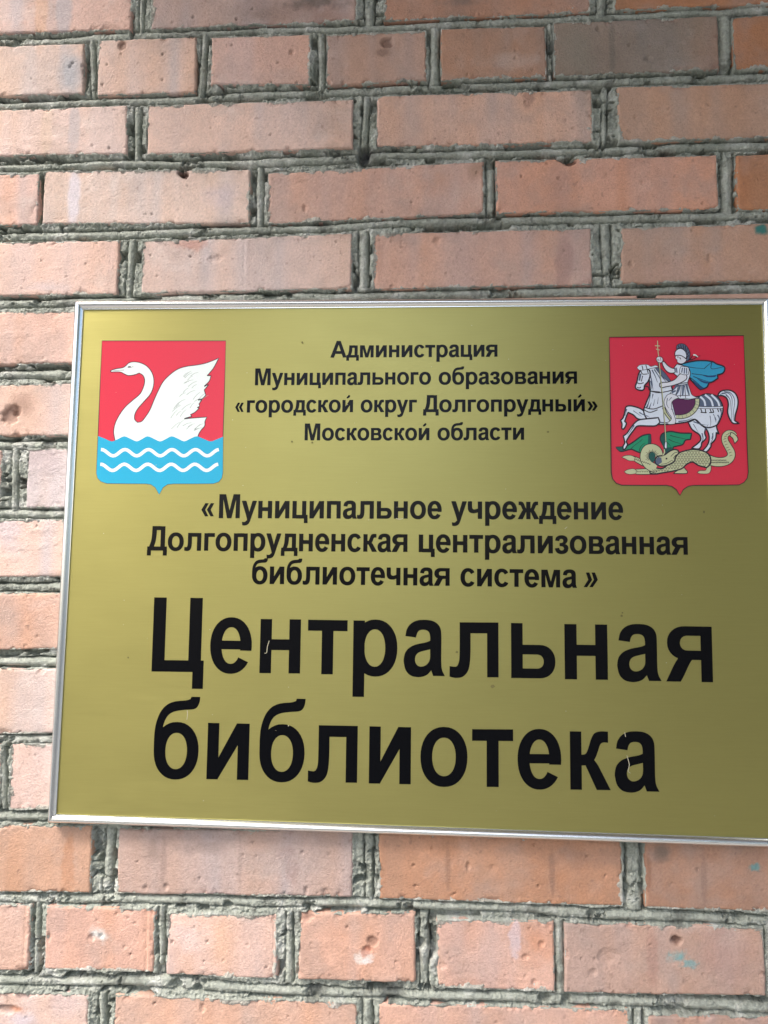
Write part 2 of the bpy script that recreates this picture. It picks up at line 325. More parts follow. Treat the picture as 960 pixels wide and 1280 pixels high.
def brick(idx, xl, xr, ytl, ytr, ybl, ybr, code):
    ym = (ytl + ytr + ybl + ybr) / 4
    X0 = float(un(xl, ym)[0]); X1 = float(un(xr, ym)[0])
    Ztl = float(un(xl, ytl)[1]); Ztr = float(un(xr, ytr)[1]); Zbl = float(un(xl, ybl)[1]); Zbr = float(un(xr, ybr)[1])
    RECT.append((X0, X1, Zbl, Zbr, Ztl, Ztr))
    W = X1 - X0; H = (Ztl + Ztr - Zbl - Zbr) / 2
    st = 0.0014
    nu = int(W / st) + 1; nv = int(H / st) + 1
    u = np.linspace(0, 1, nu); v = np.linspace(0, 1, nv)
    # finer steps towards the edges
    U, V = np.meshgrid(u, v)
    X = X0 + U * W
    Z = (Zbl * (1 - U) + Zbr * U) * (1 - V) + (Ztl * (1 - U) + Ztr * U) * V
    lean = rng.uniform(-0.0012, 0.0012, 2)
    X = X + (V - 0.5) * (lean[0] * (1 - U) + lean[1] * U)
    s = idx * 3
    dx = np.minimum(U, 1 - U) * W; dz = np.minimum(V, 1 - V) * H
    # wandering edges
    wob = fbm(X + idx, Z, 0.016, s, 4, 0.6) * 0.0012
    X = X + wob * np.exp(-dx / 0.004) * np.where(U < 0.5, 1, -1)
    wob2 = fbm(X + idx * 2, Z + 3, 0.024, s + 1, 4, 0.6) * 0.0013
    Z = Z + wob2 * np.exp(-dz / 0.005)
    d = np.minimum(dx, dz)
    r = 0.0022 + 0.0012 * fbm(X, Z + idx, 0.03, s + 2, 2)
    r = np.maximum(r, 0.001)
    t = np.clip(1 - d / r, 0, 1)
    h = -r * (1 - np.sqrt(np.clip(1 - t * t, 0, 1)))
    # chipped arrises
    cn = fbm(X, Z + 5 * idx, 0.011, s + 3, 4, 0.6)
    chip = sstep(0.18, 0.5, cn) * np.exp(-(dz / 0.004) ** 1.5) + sstep(0.32, 0.6, cn) * np.exp(-(dx / 0.004) ** 1.5)
    h = h - 0.0032 * np.clip(chip, 0, 1.2)
    h = h + 0.0005 * fbm(X, Z, 0.05, s + 4, 3) + 0.00028 * fbm(X, Z, 0.0055, s + 5, 3, 0.7)
    # small bumps and drag marks of the extruded clay
    h = h + 0.00028 * sstep(0.5, 0.75, fbm(X * 1.0, Z * 1.3, 0.005, s + 6, 2)) - 0.0004 * sstep(0.66, 0.85, fbm(X * 2.0, Z, 0.006, s + 8, 2)) + 0.00035 * sstep(0.35, 0.6, fbm(X * 0.5, Z * 1.5, 0.02, s + 7, 3))
    tilt = rng.uniform(-0.0008, 0.0008, 2); holes = np.zeros(X.shape)
    h = h + tilt[0] * (U - 0.5) * 2 + tilt[1] * (V - 0.5) * 2 + rng.uniform(-0.0008, 0.0006)
    for (pxx, pz, rx, rz, dd) in PW:
        if X0 - 0.01 < pxx < X1 + 0.01 and Zbl - 0.01 < pz < Ztl + 0.01:
            q = np.sqrt(((X - pxx) / max(rx, 0.0013)) ** 2 + ((Z - pz) / max(rz, 0.0013)) ** 2) + 0.35 * fbm(X, Z, 0.004, 11, 2)
            h = h - dd * sstep(1.25, 0.55, q)
            if dd > 0.0025: holes = np.maximum(holes, sstep(1.15, 0.7, q) * min(1, dd / 0.006))
    # long ribs left by the extruder on the header bricks
    for (lx, l0, l1) in ((31, 1131, 1214), (183, 1136, 1216), (342, 1143, 1222), (305, 300, 366), (469, 290, 360)):
        LX, LZ = un(lx, (l0 + l1) / 2)
        if X0 < LX < X1 and Zbl < LZ < Ztl:
            kk = 0.4 if lx in (305, 469) else 0.8; h = h - kk * 0.0009 * np.exp(-((X - LX) / 0.0011) ** 2) + kk * 0.0006 * np.exp(-((X - LX - 0.003) / 0.002) ** 2)
    # ---- colour
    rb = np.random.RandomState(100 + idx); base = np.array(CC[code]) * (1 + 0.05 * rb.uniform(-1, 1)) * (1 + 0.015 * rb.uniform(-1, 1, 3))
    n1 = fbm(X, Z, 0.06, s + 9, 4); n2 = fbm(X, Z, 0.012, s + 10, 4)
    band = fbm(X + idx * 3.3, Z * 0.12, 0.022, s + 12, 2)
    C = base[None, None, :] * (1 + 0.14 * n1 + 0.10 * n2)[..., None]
    wb = (np.clip(band, 0, 1) * 0.8)[..., None]
    C = C * (1 - wb) + wb * (base * np.array([0.82, 0.98, 1.15]))
    wb = (np.clip(-band, 0, 1) * 0.7)[..., None]
    C = C * (1 - wb) + wb * (base * np.array([1.02, 0.88, 0.72]))
    # lime bloom, in patches, heavier on the pale bricks to paint in the brighter left side
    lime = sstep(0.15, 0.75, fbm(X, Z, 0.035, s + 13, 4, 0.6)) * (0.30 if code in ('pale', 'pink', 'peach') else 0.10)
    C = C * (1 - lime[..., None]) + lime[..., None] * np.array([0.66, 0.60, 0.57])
    # grime in patches next to some joints
    gr = sstep(0.05, 0.6, fbm(X, Z, 0.03, s + 14, 3)) * np.exp(-dz / 0.006) * 0.45
    C = C * (1 - gr[..., None]) + gr[..., None] * np.array([0.22, 0.17, 0.14])
    du = (sstep(0.0, 0.6, fbm(X, Z, 0.045, s + 16, 4, 0.6)) * 0.32)[..., None]; C = C * (1 - du) + du * np.array([0.34, 0.285, 0.26])
    # dark specks
    sp = sstep(0.64, 0.76, fbm(X, Z, 0.0045, s + 15, 2)) * 0.4
    C = C * (1 - sp[..., None]) + sp[..., None] * np.array([0.17, 0.10, 0.08])
    # fresh broken clay in the chips is redder
    cp = (np.clip(chip, 0, 1) * 0.5)[..., None]
    C = C * (1 - cp) + cp * np.array([0.36, 0.15, 0.10])
    hw = (holes * 0.85)[..., None]; C = C * (1 - hw) + hw * np.array([0.11, 0.05, 0.035])
    for (sx, sz, rx, rz, c, sg, rg) in STW:
        if X0 - rx * 2 < sx < X1 + rx * 2 and Zbl - rz * 2 < sz < Ztl + rz * 2:
            q = np.sqrt(((X - sx) / rx) ** 2 + ((Z - sz) / rz) ** 2) + rg * 0.9 * fbm(X, Z, min(rx, rz) * 1.1, 31, 4, 0.6)
            w = (sstep(1.15, 0.55 if rx < 0.012 else 0.1, q) * sg)[..., None]
            C = C * (1 - w) + w * np.array(c)
    front = np.stack([X, -h, Z], -1).reshape(-1, 3)
    idxs = np.arange(nu * nv).reshape(nv, nu)
    q = np.stack([idxs[:-1, :-1], idxs[:-1, 1:], idxs[1:, 1:], idxs[1:, :-1]], -1).reshape(-1, 4)
    # skirts going back into the wall
    ring = np.concatenate([idxs[0, :], idxs[1:, -1], idxs[-1, -2::-1], idxs[-2:0:-1, 0]])
    sk = front[ring].copy(); sk[:, 1] = 0.028
    off = nu * nv; m = len(ring); a = np.arange(m); b_ = (a + 1) % m
    q2 = np.stack([ring[a], off + a, off + b_, ring[b_]], -1)
    verts = np.vstack([front, sk]); Cc = C.reshape(-1, 3)
    tint = np.clip(np.vstack([Cc, Cc[ring]]), 0.01, 0.85)
    return mesh_obj('brick', verts, np.vstack([q, q2]), M_BRICK, wall, True, tint)


for i, it in enumerate(B): brick(i, *it)

# ---- mortar: a relief sheet that fills every joint seen in the photograph
SIGN_PX = [(92.7, 375.0), (961.5, 371.3), (986, 1061.0), (58.5, 1029.0)]      # outer corners of the frame


def build_mortar():
    st = 0.0009
    x0, x1 = -0.53, 0.50; z0, z1 = CAM_H - 0.62, CAM_H + 0.78
    nx = int((x1 - x0) / st); nz = int((z1 - z0) / st)
    X, Z = np.meshgrid(np.linspace(x0, x1, nx), np.linspace(z0, z1, nz))
    D = np.full(X.shape, 1.0)           # distance to the nearest brick, negative inside
    for (a, b, zbl, zbr, ztl, ztr) in RECT:
        i0 = max(0, int((a - 0.03 - x0) / st)); i1 = min(nx, int((b + 0.03 - x0) / st))
        j0 = max(0, int((min(zbl, zbr) - 0.03 - z0) / st)); j1 = min(nz, int((max(ztl, ztr) + 0.03 - z0) / st))
        if i1 <= i0 or j1 <= j0: continue
        xs = X[j0:j1, i0:i1]; zs = Z[j0:j1, i0:i1]; t = (xs - a) / (b - a)
        qx = np.maximum(a - xs, xs - b); qz = np.maximum(zbl + (zbr - zbl) * t - zs, zs - ztl - (ztr - ztl) * t)
        d = np.minimum(np.maximum(qx, qz), 0) + np.sqrt(np.maximum(qx, 0) ** 2 + np.maximum(qz, 0) ** 2)
        D[j0:j1, i0:i1] = np.minimum(D[j0:j1, i0:i1], d)
    # tooled beads: (point list of centre line, half width)
    beads = []

    def hline(pts, hw=0.0042):
        xs, zs = zip(*[tuple(map(float, un(*p))) for p in pts]); beads.append(('h', np.array(xs), np.array(zs), hw, len(beads)))

    def vline(x, y0, y1, hw=0.0036, x2=None):
        a = un(x, y0); b = un(x2 if x2 else x, y1); beads.append(('v', float(a[0]), float(a[1]), float(b[0]), float(b[1]), hw, len(beads)))

    hline([(-60, -30), (480, -52), (1000, -66)])
    hline([(-40, 51), (60, 50), (160, 43), (320, 37), (480, 32), (640, 25), (760, 19), (1000, 8)])
    hline([(-40, 131), (40, 129), (120, 125), (200, 124), (320, 117), (480, 110), (560, 107), (640, 104), (800, 98), (1000, 92)])
    hline([(-40, 208), (60, 207), (120, 203), (320, 202), (400, 198), (480, 192), (640, 189), (800, 184), (1000, 178)])
    hline([(-40, 295), (80, 293), (160, 291), (240, 287), (320, 285), (420, 283), (480, 278), (560, 275), (640, 274), (800, 270), (1000, 266)])
    hline([(-40, 379), (80, 376), (160, 374), (320, 370), (480, 368), (640, 364), (800, 362), (1000, 357)])
    hline([(-40, 467), (110, 466)]); hline([(-40, 556), (110, 555)]); hline([(-40, 641), (110, 641)]); hline([(-40, 733), (110, 733)])
    hline([(-40, 827), (110, 827)]); hline([(-40, 924), (110, 923)]); hline([(-40, 1020), (140, 1021), (300, 1026)])
    hline([(-40, 1122), (60, 1124), (180, 1124), (320, 1129), (440, 1129), (540, 1133), (640, 1136), (760, 1144), (1000, 1152)])
    hline([(-40, 1225), (60, 1228), (200, 1228), (320, 1238), (440, 1243), (560, 1246), (680, 1249), (840, 1255), (1000, 1263)])
    for (x, a, b, hw, x2) in [(179, -30, 40, .003, 176), (462, -50, 28, .005, 462), (752, -60, 15, .005, 752), (114, 50, 122, .0032, 116), (256, 42, 118, .0034, 250), (401, 42, 108, .0038, 402),
                              (543, 35, 102, .0050, 543), (688, 30, 96, .003, 688), (908, 20, 88, .0055, 908), (172, 135, 197, .0036, 171), (458, 122, 188, .0036, 455), (757, 108, 178, .003, 755),
                              (325, 210, 280, .0036, 324), (613, 200, 266, .004, 613), (910, 192, 264, .005, 910), (164, 302, 369, .0040, 159), (454, 290, 356, .0048, 455), (757, 282, 356, .0042, 760),
                              (18, 562, 636, .0036, 16), (3, 930, 1010, .003, 4), (137, 1038, 1118, .0042, 132), (461, 1042, 1124, .0040, 461), (793, 1052, 1136, .0075, 793), (46, 1132, 1215, .003, 44),
                              (201, 1136, 1218, .0030, 201), (361, 1143, 1228, .0036, 361), (530, 1146, 1230, .0040, 530), (699, 1153, 1241, .0045, 701), (962, 1160, 1246, .004, 963), (127, 1244, 1330, .0036, 126),
                              (459, 1254, 1340, .005, 459), (799, 1266, 1350, .004, 799)]:
        vline(x, a, b, hw, x2)
    rough = 1.6 * fbm(X, Z, 0.009, 50, 5, 0.66); fine = 1.5 * fbm(X, Z, 0.0034, 60, 3, 0.7); big = fbm(X, Z, 0.03, 70, 3)
    h = -0.0026 + 0.0020 * rough + 0.0013 * fine + 0.0012 * big
    # crumbs smeared against the brick arrises
    near = np.exp(-((D - 0.0006) / 0.0024) ** 2)
    crumb = 1.6 * fbm(X, Z, 0.0055, 80, 4, 0.7)
    h = h + near * (0.0010 + 0.0020 * crumb + 0.0025 * big)
    # deep gaps beside the beads where the mortar has fallen out
    gap = sstep(0.10, 0.17, fbm(X * 0.5, Z, 0.016, 90, 4, 0.6)) * (D > 0.0004)
    h = h - 0.0125 * gap
    bead = np.full(X.shape, -1.0); groove = np.zeros(X.shape)
    for bd in beads:
        if bd[0] == 'h':
            _, xs, zs, hw, k = bd
            x1d = X[0]; z1d = x1d * 0
            zc = np.interp(x1d, xs, zs) + 0.0011 * fbm(x1d, z1d + k, 0.05, 100 + k, 3)
            dist = Z - zc[None, :] + 0.0007
            inr = ((X[0] >= xs[0] - .02) & (X[0] <= xs[-1] + .02))[None, :] & (np.abs(dist) < 0.012)
            hw_ = (hw * (1 + 0.35 * fbm(x1d, z1d + k * 3.1, 0.06, 120 + k, 3)))[None, :]; bn = fbm(x1d, z1d + k * 7.7, 0.035, 140 + k, 4, 0.6)[None, :]
        else:
            _, xa, za, xb, zb, hw, k = bd
            zv = Z[:, 0]; o1 = zv * 0; t = np.clip((zv - zb) / (za - zb), 0, 1); dist = X - (xb + (xa - xb) * t + 0.0009 * fbm(zv, o1 + k, 0.03, 100 + k, 2))[:, None]
            inr = (Z > min(za, zb) - 0.002) & (Z < max(za, zb) + 0.002) & (np.abs(dist) < 0.012)
            hw_ = (hw * (1 + 0.25 * fbm(zv, o1 + k, 0.03, 120 + k, 2)))[:, None]; bn = fbm(zv, o1 + k * 7.7, 0.035, 140 + k, 4, 0.6)[:, None]
        tt = dist / (hw_ * (1 + 0.16 * crumb * (np.abs(dist) > 0.4 * hw_)))
        prof = -0.0012 - 0.0034 * np.abs(tt) ** 2.2
        # a fine drag groove along the bead, and pieces broken away
        prof = prof - 0.0005 * np.exp(-((tt - 0.35) / 0.18) ** 2) + 0.0004 * rough + 0.0003 * fine + 0.0009 * big
        brk = sstep(0.22, 0.36, bn + 0.22 * fine)
        prof = prof - 0.006 * brk - 0.0012 * sstep(0.3, 0.9, rough)
        prof = np.where(inr & (np.abs(tt) < 1.25), prof, -1.0)
        bead = np.maximum(bead, prof)
        groove = np.maximum(groove, np.where(inr, np.where(tt > 0, 1.35, 0.9) * np.exp(-((np.abs(tt) - 1.18) / np.where(tt > 0, 0.27, 0.18)) ** 2), 0))
    h = h - groove * (0.0100 + 0.006 * big) * (D > -0.0005)
    bead_on = bead > h
    h = np.maximum(h, bead)
    # over the brick faces: thin ragged smears that sink away from the joint
    over = -0.0004 + 0.0038 * fbm(X, Z, 0.010, 160, 5, 0.7) + 0.0020 * fbm(X, Z, 0.035, 165, 2) + 0.0012 * crumb + D * 0.5
    h = np.where(D < 0, np.minimum(np.maximum(h, -0.002) + 0.002, over), h)
    h = np.where(D < -0.0075, -0.006, h)
    h = np.where(D > 0.02, np.minimum(h, -0.0015), h)
    for (pxx, pz, rx, rz, dd) in PW:
        if dd < 0.003: continue
        q = np.sqrt(((X - pxx) / rx) ** 2 + ((Z - pz) / rz) ** 2)
        h = np.where(D < 0.0005, h - 1.4 * dd * sstep(1.4, 0.9, q), h)
    # particular holes in the joints and lumps
    for (px, py, rx, rz, dp) in [(455, 193, 9, 14, 0.012), (607, 1010, 1, 1, 0.0), (613, 203, 9, 9, 0.009), (445, 352, 5, 9, 0.008), (527, 1180, 5, 6, 0.009), (681, 1249, 7, 6, 0.010), (708, 1251, 6, 6, 0.010),
                                 (219, 1232, 7, 6, 0.009), (246, 1236, 6, 5, 0.009), (284, 1132, 6, 5, 0.006), (393, 1240, 10, 8, 0.006), (490, 1240, 16, 14, 0.004), (739, 1143, 5, 4, 0.006), (836, 1256, 12, 10, 0.004),
                                 (926, 1147, 8, 5, 0.005), (15, 541, 18, 14, 0.009), (52, 1122, 6, 5, 0.007), (108, 85, 3, 30, 0.008), (244, 86, 3, 30, 0.008), (395, 85, 4, 22, 0.007), (688, 55, 2, 16, 0.008), (165, 35, 3, 30, .006), (51, 250, 4, 40, 0.012), (203, 1215, 7, 8, .006)]:
        cx, cz = un(px, py)
        q = np.sqrt(((X - cx) / (rx * .0009)) ** 2 + ((Z - cz) / (rz * .0009)) ** 2) + 0.3 * fbm(X, Z, 0.005, 170, 3)
        h = h - dp * sstep(1.2, 0.5, q)
    # ---- colour of the mortar
    n1 = fbm(X, Z, 0.05, 180, 4); n2 = fbm(X, Z, 0.006, 190, 4, 0.6)
    C = np.array([0.32, 0.345, 0.30])[None, None] * (1 + 0.22 * n1 + 0.22 * n2)[..., None]
    lime = (sstep(0.0, 0.6, fbm(X, Z, 0.02, 200, 4, 0.6)) * np.where(bead_on, 0.45, 0.6))[..., None]
    C = C * (1 - lime) + lime * np.array([0.62, 0.63, 0.60])
    dirt = (sstep(0.15, 0.6, fbm(X, Z, 0.016, 210, 4, 0.6)) * 0.6)[..., None]
    C = C * (1 - dirt) + dirt * np.array([0.07, 0.075, 0.065])
    moss = (sstep(0.15, 0.6, fbm(X, Z, 0.05, 220, 3)) * 0.45)[..., None]
    C = C * (1 - moss) + moss * np.array([0.16, 0.19, 0.15])
    sm = (sstep(0.0, -0.003, D) * 0.35)[..., None]
    C = C * (1 - sm) + sm * np.array([0.52, 0.42, 0.37])
    for (px, py, r, c) in [(455, 190, 10, (0.02, 0.02, 0.025)), (952, 287, 8, (0.03, 0.16, 0.14)), (490, 1240, 16, (0.10, 0.11, 0.10)), (393, 1240, 10, (0.10, 0.11, 0.10)), (450, 15, 18, (0.36, 0.38, 0.34))]:
        cx, cz = un(px, py)
        w = (sstep(1.2, 0.3, np.sqrt((X - cx) ** 2 + (Z - cz) ** 2) / (r * .0009) + 0.4 * fbm(X, Z, 0.008, 230, 3)) * 0.9)[..., None]
        C = C * (1 - w) + w * np.array(c)
    # keep only what can be seen: joints and a rim over each brick, nothing behind the middle of the sign
    sx0, sz0 = un(150, 430); sx1, sz1 = un(940, 1000)
    keep = (D > -0.0095) & ~((X > sx0) & (X < sx1) & (Z < sz0) & (Z > sz1))
    fk = keep[:-1, :-1] & keep[1:, :-1] & keep[:-1, 1:] & keep[1:, 1:]
    idx = np.arange(nx * nz).reshape(nz, nx)
    q = np.stack([idx[:-1, :-1], idx[:-1, 1:], idx[1:, 1:], idx[1:, :-1]], -1)[fk]
    used = np.zeros(nx * nz, bool); used[q.ravel()] = True
    remap = -np.ones(nx * nz, int); remap[used] = np.arange(used.sum())
    V = np.stack([X, -h, Z], -1).reshape(-1, 3)[used]
    T = np.clip(C.reshape(-1, 3)[used], 0.01, 0.8)
    o = mesh_obj('mortar', V, remap[q], M_MORTAR, wall, True, T)
    return x0, x1, z0, z1


MX0, MX1, MZ0, MZ1 = build_mortar()


# ---- the rest of the wall, outside the photograph: plain bricks joined into one piece
def build_far_wall():
    vs, fs = [], []

    def add(a, b, c, d, y=-0.0005):
        e = 0.002; n = len(vs)
        vs.extend([(a, 0.014, c), (b, 0.014, c), (b, 0.014, d), (a, 0.014, d), (a, y + .002, c), (b, y + .002, c), (b, y + .002, d), (a, y + .002, d),
                   (a + e, y, c + e), (b - e, y, c + e), (b - e, y, d - e), (a + e, y, d - e)])
        for k in range(4):
            l = (k + 1) % 4
            fs.append((n + k, n + l, n + 4 + l, n + 4 + k)); fs.append((n + 4 + k, n + 4 + l, n + 8 + l, n + 8 + k))
        fs.append((n + 8, n + 9, n + 10, n + 11))
    rows = []
    zs = [CAM_H + z * 0.86 for z in (0.835, 0.729, 0.622, 0.5285, 0.4315, 0.330, 0.230, 0.135, 0.0385, -0.0585, -0.158, -0.262, -0.362, -0.462, -0.570)]
    pitch = 0.0868
    z = zs[0]
    top = []
    while z < 3.6: z += pitch; top.append(z)
    bot = []; z = zs[-1]
    while z > 0.10: z -= pitch; bot.append(z)
    allz = top[::-1] + zs + bot
    k = 0
    for zc in allz:
        inrow = [r for r in RECT if abs((r[2] + r[4]) / 2 - zc) < 0.03 and True]
        h2 = 0.0355
        L, Lj = 0.250, 0.022
        spans = []
        if inrow:
            lo = min(r[0] for r in inrow); hi = max(r[1] for r in inrow)
            c0 = sum((r[2] + r[4]) / 2 for r in inrow) / len(inrow)
            x = lo - Lj
            while x > -3: spans.append((x - L, x)); x -= L + Lj
            x = hi + Lj
            while x < 3: spans.append((x, x + L)); x += L + Lj
            # close beside the last brick, follow its height
            for s0, s1 in spans: add(s0, s1, zc - h2, zc + h2)
        else:
            x = -3 + (k % 2) * 0.136
            while x < 3: add(x, x + L, zc - h2, zc + h2); x += L + Lj
        k += 1
    o = mesh_obj('brickwork', vs, fs, M_FARB, wall); tag(o, kind='stuff')
    y = 0.0045
    a, b, c, d = MX0, MX1, MZ0, MZ1
    V = [(-3.2, y, 0.02), (3.2, y, 0.02), (3.2, y, 3.7), (-3.2, y, 3.7), (a, y, c), (b, y, c), (b, y, d), (a, y, d)]
    mesh_obj('mortar_bed', V, [(0, 1, 5, 4), (1, 2, 6, 5), (2, 3, 7, 6), (3, 0, 4, 7)], M_FARM, wall)
    V = [(-3.2, 0.029, 0.02), (3.2, 0.029, 0.02), (3.2, 0.029, 3.7), (-3.2, 0.029, 3.7), (-3.2, 0.4, 0.02), (3.2, 0.4, 0.02), (3.2, 0.4, 3.7), (-3.2, 0.4, 3.7)]
    mesh_obj('wall_core', V, [(0, 1, 2, 3), (4, 7, 6, 5), (0, 4, 5, 1), (1, 5, 6, 2), (2, 6, 7, 3), (3, 7, 4, 0)], M_FARM, wall)


build_far_wall()

# ------------------------------------------------------------------ the sign
sign = empty('wall_sign', (0, 0, 0))
tag(sign, 'gold library name board in a silver frame with black Cyrillic lettering and two shields', 'sign')
PL = 0.0120            # face of the sheet, metres in front of the bricks
FR = 0.0170            # crest of the frame


def P3(px, py, dep):
    X, Z = un(px, py, dep); return np.stack([X, np.full_like(X, -dep), Z], -1) if np.ndim(X) else np.array([float(X), -dep, float(Z)])


OUT = [P3(*p, FR - 0.003) for p in SIGN_PX]
# straighten: opposite sides parallel
tl, tr, br_, bl = OUT
ex = (tr - tl); ex[1] = 0; ex /= np.linalg.norm(ex); ez = np.array([-ex[2], 0, ex[0]])
print('sign rect', np.dot(tr - tl, ex), np.dot(br_ - bl, ex), np.dot(tl - bl, ez), np.dot(tr - br_, ez), 'left skew', np.dot(tl - bl, ex), 'bot skew', np.dot(br_ - bl, ez))
Ox, Oz = bl[0], bl[2]


def SL(p):   # world -> sign local
    return np.dot(p - bl, ex), np.dot(p - bl, ez)


IN_PX = [(104.2, 387.0), (952.5, 380.8), (975, 1048.5), (70.5, 1017.6)]
INN = [P3(*p, PL + 0.001) for p in IN_PX]


def build_frame():
    prof = [(0.0, 0.0005), (0.0, FR - 0.006), (0.06, FR - 0.0035), (0.2, FR - 0.0012), (0.38, FR), (0.55, FR - 0.0002), (0.72, FR - 0.0012), (0.85, FR - 0.0028), (0.92, FR - 0.0038), (1.0, PL + 0.0012), (1.0, PL - 0.0006)]
    for k in range(4):
        l = (k + 1) % 4; vs = []
        for s, dpt in prof:
            for c in (k, l):
                p = OUT[c] * (1 - s) + INN[c] * s; o_ = l if c == k else k; dr = OUT[o_] - OUT[c]; p = p + dr / np.linalg.norm(dr) * 0.00028; vs.append((p[0], -dpt, p[2]))
        n = len(prof)
        fs = [(2 * i, 2 * i + 2, 2 * i + 3, 2 * i + 1) for i in range(n - 1)]
        fs += [tuple(2 * i for i in range(n))[::-1], tuple(2 * i + 1 for i in range(n))]
        o = mesh_obj('frame_rail', vs, fs, M_ALU, sign, True)
        sm = np.ones(len(o.data.polygons), bool); sm[-2:] = False; sm[0] = False; o.data.polygons.foreach_set('use_smooth', sm)
        md = o.modifiers.new('b', 'EDGE_SPLIT'); md.split_angle = math.radians(50)


build_frame()


def build_sheet():
    c = [(OUT[i] * 0.15 + INN[i] * 0.85) for i in range(4)]
    vs = [(p[0], -PL, p[2]) for p in c] + [(p[0], -0.001, p[2]) for p in c]
    mesh_obj('gold_sheet', vs, [(0, 3, 2, 1), (4, 5, 6, 7), (0, 1, 5, 4), (1, 2, 6, 5), (2, 3, 7, 6), (3, 0, 4, 7)], M_GOLD, sign)


build_sheet()


# ------------------------------------------------------------------ flat print helpers
class Print:
    """collects flat shapes given in photograph pixels; every shape lies a hair above the one before"""
    def __init__(s, dep): s.v = []; s.f = []; s.dep = dep; s.k = 0

    def poly(s, pts, holes=(), step=0.0000004):
        d = s.dep + s.k * step; s.k += 1
        loops = [np.asarray(pts, float)] + [np.asarray(h, float) for h in holes]
        w = [P3(l[:, 0], l[:, 1], d) for l in loops]
        tris = tessellate_polygon([[Vector((p[0], p[2], 0)) for p in l] for l in w])
        n = len(s.v); allp = [p for l in w for p in l]; s.v.extend(allp)
        for t_ in tris:
            a, b, c = [allp[i] for i in t_]
            cr = (b[0] - a[0]) * (c[2] - a[2]) - (b[2] - a[2]) * (c[0] - a[0])
            t_ = t_ if cr > 0 else t_[::-1]
            s.f.append(tuple(n + i for i in t_))

    def stroke(s, pts, w0, w1=None, closed=False):
        """a band along a line; width w0 (tapering to w1) in pixels"""
        p = np.asarray(pts, float)
        if closed: p = np.vstack([p, p[:1]])
        w1 = w0 if w1 is None else w1
        t_ = np.gradient(p, axis=0)
        if closed: t_[0] = t_[-1] = p[1] - p[-2]
        L = np.hypot(t_[:, 0], t_[:, 1]) + 1e-9; nrm = np.stack([-t_[:, 1], t_[:, 0]], -1) / L[:, None]
        w = np.linspace(w0, w1, len(p))[:, None] / 2
        a = p + nrm * w; b = p - nrm * w
        d = s.dep + s.k * 0.0000004; s.k += 1
        A = P3(a[:, 0], a[:, 1], d); Bb = P3(b[:, 0], b[:, 1], d); n = len(s.v); m = len(p)
        s.v.extend(list(A) + list(Bb))
        for i in range(m - 1):
            s.f.append((n + i, n + i + 1, n + m + i + 1, n + m + i))

    def build(s, name, m, parent, label=None):
        o = mesh_obj(name, s.v, s.f, m, parent)
        if label: o['label'] = label
        return o


def smooth(pts, n=5, closed=True, corner=55):
    """Catmull-Rom through the points; sharp turns stay sharp"""
    p = np.asarray(pts, float); N_ = len(p); out = []
    def ang(i):
        a = p[i] - p[(i - 1) % N_]; b = p[(i + 1) % N_] - p[i]
        c = np.dot(a, b) / (np.linalg.norm(a) * np.linalg.norm(b) + 1e-9); return math.degrees(math.acos(max(-1, min(1, c))))
    sharp = [ang(i) > corner for i in range(N_)]
    if not closed: sharp[0] = sharp[-1] = True
    for i in range(N_ if closed else N_ - 1):
        a, b = p[i], p[(i + 1) % N_]
        ta = (b - p[(i - 1) % N_]) / 2 if not sharp[i] else (b - a)
        tb = (p[(i + 2) % N_] - a) / 2 if not sharp[(i + 1) % N_] else (b - a)
        for k in range(n):
            t = k / n
            out.append((2 * t ** 3 - 3 * t ** 2 + 1) * a + (t ** 3 - 2 * t ** 2 + t) * ta + (-2 * t ** 3 + 3 * t ** 2) * b + (t ** 3 - t ** 2) * tb)
    if not closed: out.append(p[-1])
    return np.array(out)


# ------------------------------------------------------------------ letter shapes (units: x-height 519, capital 716)
def arc(cx, cy, rx, ry, a0, a1, n=20, p=2.15):
    o = []
    for k in range(n + 1):
        a = math.radians(a0 + (a1 - a0) * k / n); c, s_ = math.cos(a), math.sin(a)
        o.append((cx + rx * math.copysign(abs(c) ** (2 / p), c), cy + ry * math.copysign(abs(s_) ** (2 / p), s_)))
    return o


def R_(a, b, c, d): return ([(a, b), (c, b), (c, d), (a, d)], [])


S_ = 112; X_ = 519
G = {}


def g(ch, w, lsb, rsb, *shapes): G[ch] = (w, lsb, rsb, shapes)


RING = (arc(228, 259, 228, 272, 0, 360, 40)[:-1], [arc(228, 259, 114, 174, 0, 360, 40)[:-1]])
g('о', 456, 30, 30, RING)
g('н', 394, 52, 52, R_(0, 0, S_, X_), R_(282, 0, 394, X_), R_(100, 222, 294, 326))
g('т', 384, 12, 12, R_(0, 414, 384, X_), R_(136, 0, 248, 420))
g('п', 394, 52, 52, R_(0, 0, S_, X_), R_(282, 0, 394, X_), R_(100, 414, 294, X_ - .5))
g('г', 300, 52, 5, R_(0, 0, S_, X_), R_(100, 414, 300, X_ - .5))
g('и', 410, 52, 52, R_(0, 0, S_, X_), R_(298, 0, 410, X_), ([(108, 0), (302, 325), (302, 519), (284, 519), (108, 195)], []))
g('й', 410, 52, 52, *G['и'][3], ([(150, 600), (190, 655), (250, 730), (300, 690), (262, 628), (200, 590)], []))
g('ц', 440, 52, 12, R_(0, 0, S_, X_), R_(282, 0, 394, X_), R_(100, 0, 440, 100), R_(340, -138, 440, 5))
g('Ц', 492, 60, 12, R_(0, 0, 120, 716), R_(345, 0, 465, 716), R_(110, 0, 492, 112), R_(388, -162, 492, 5))
g('р', 430, 48, 30, R_(0, -208, S_, X_), (arc(217, 259, 213, 272, 0, 360, 40)[:-1], [arc(211, 259, 101, 178, 0, 360, 40)[:-1]]))
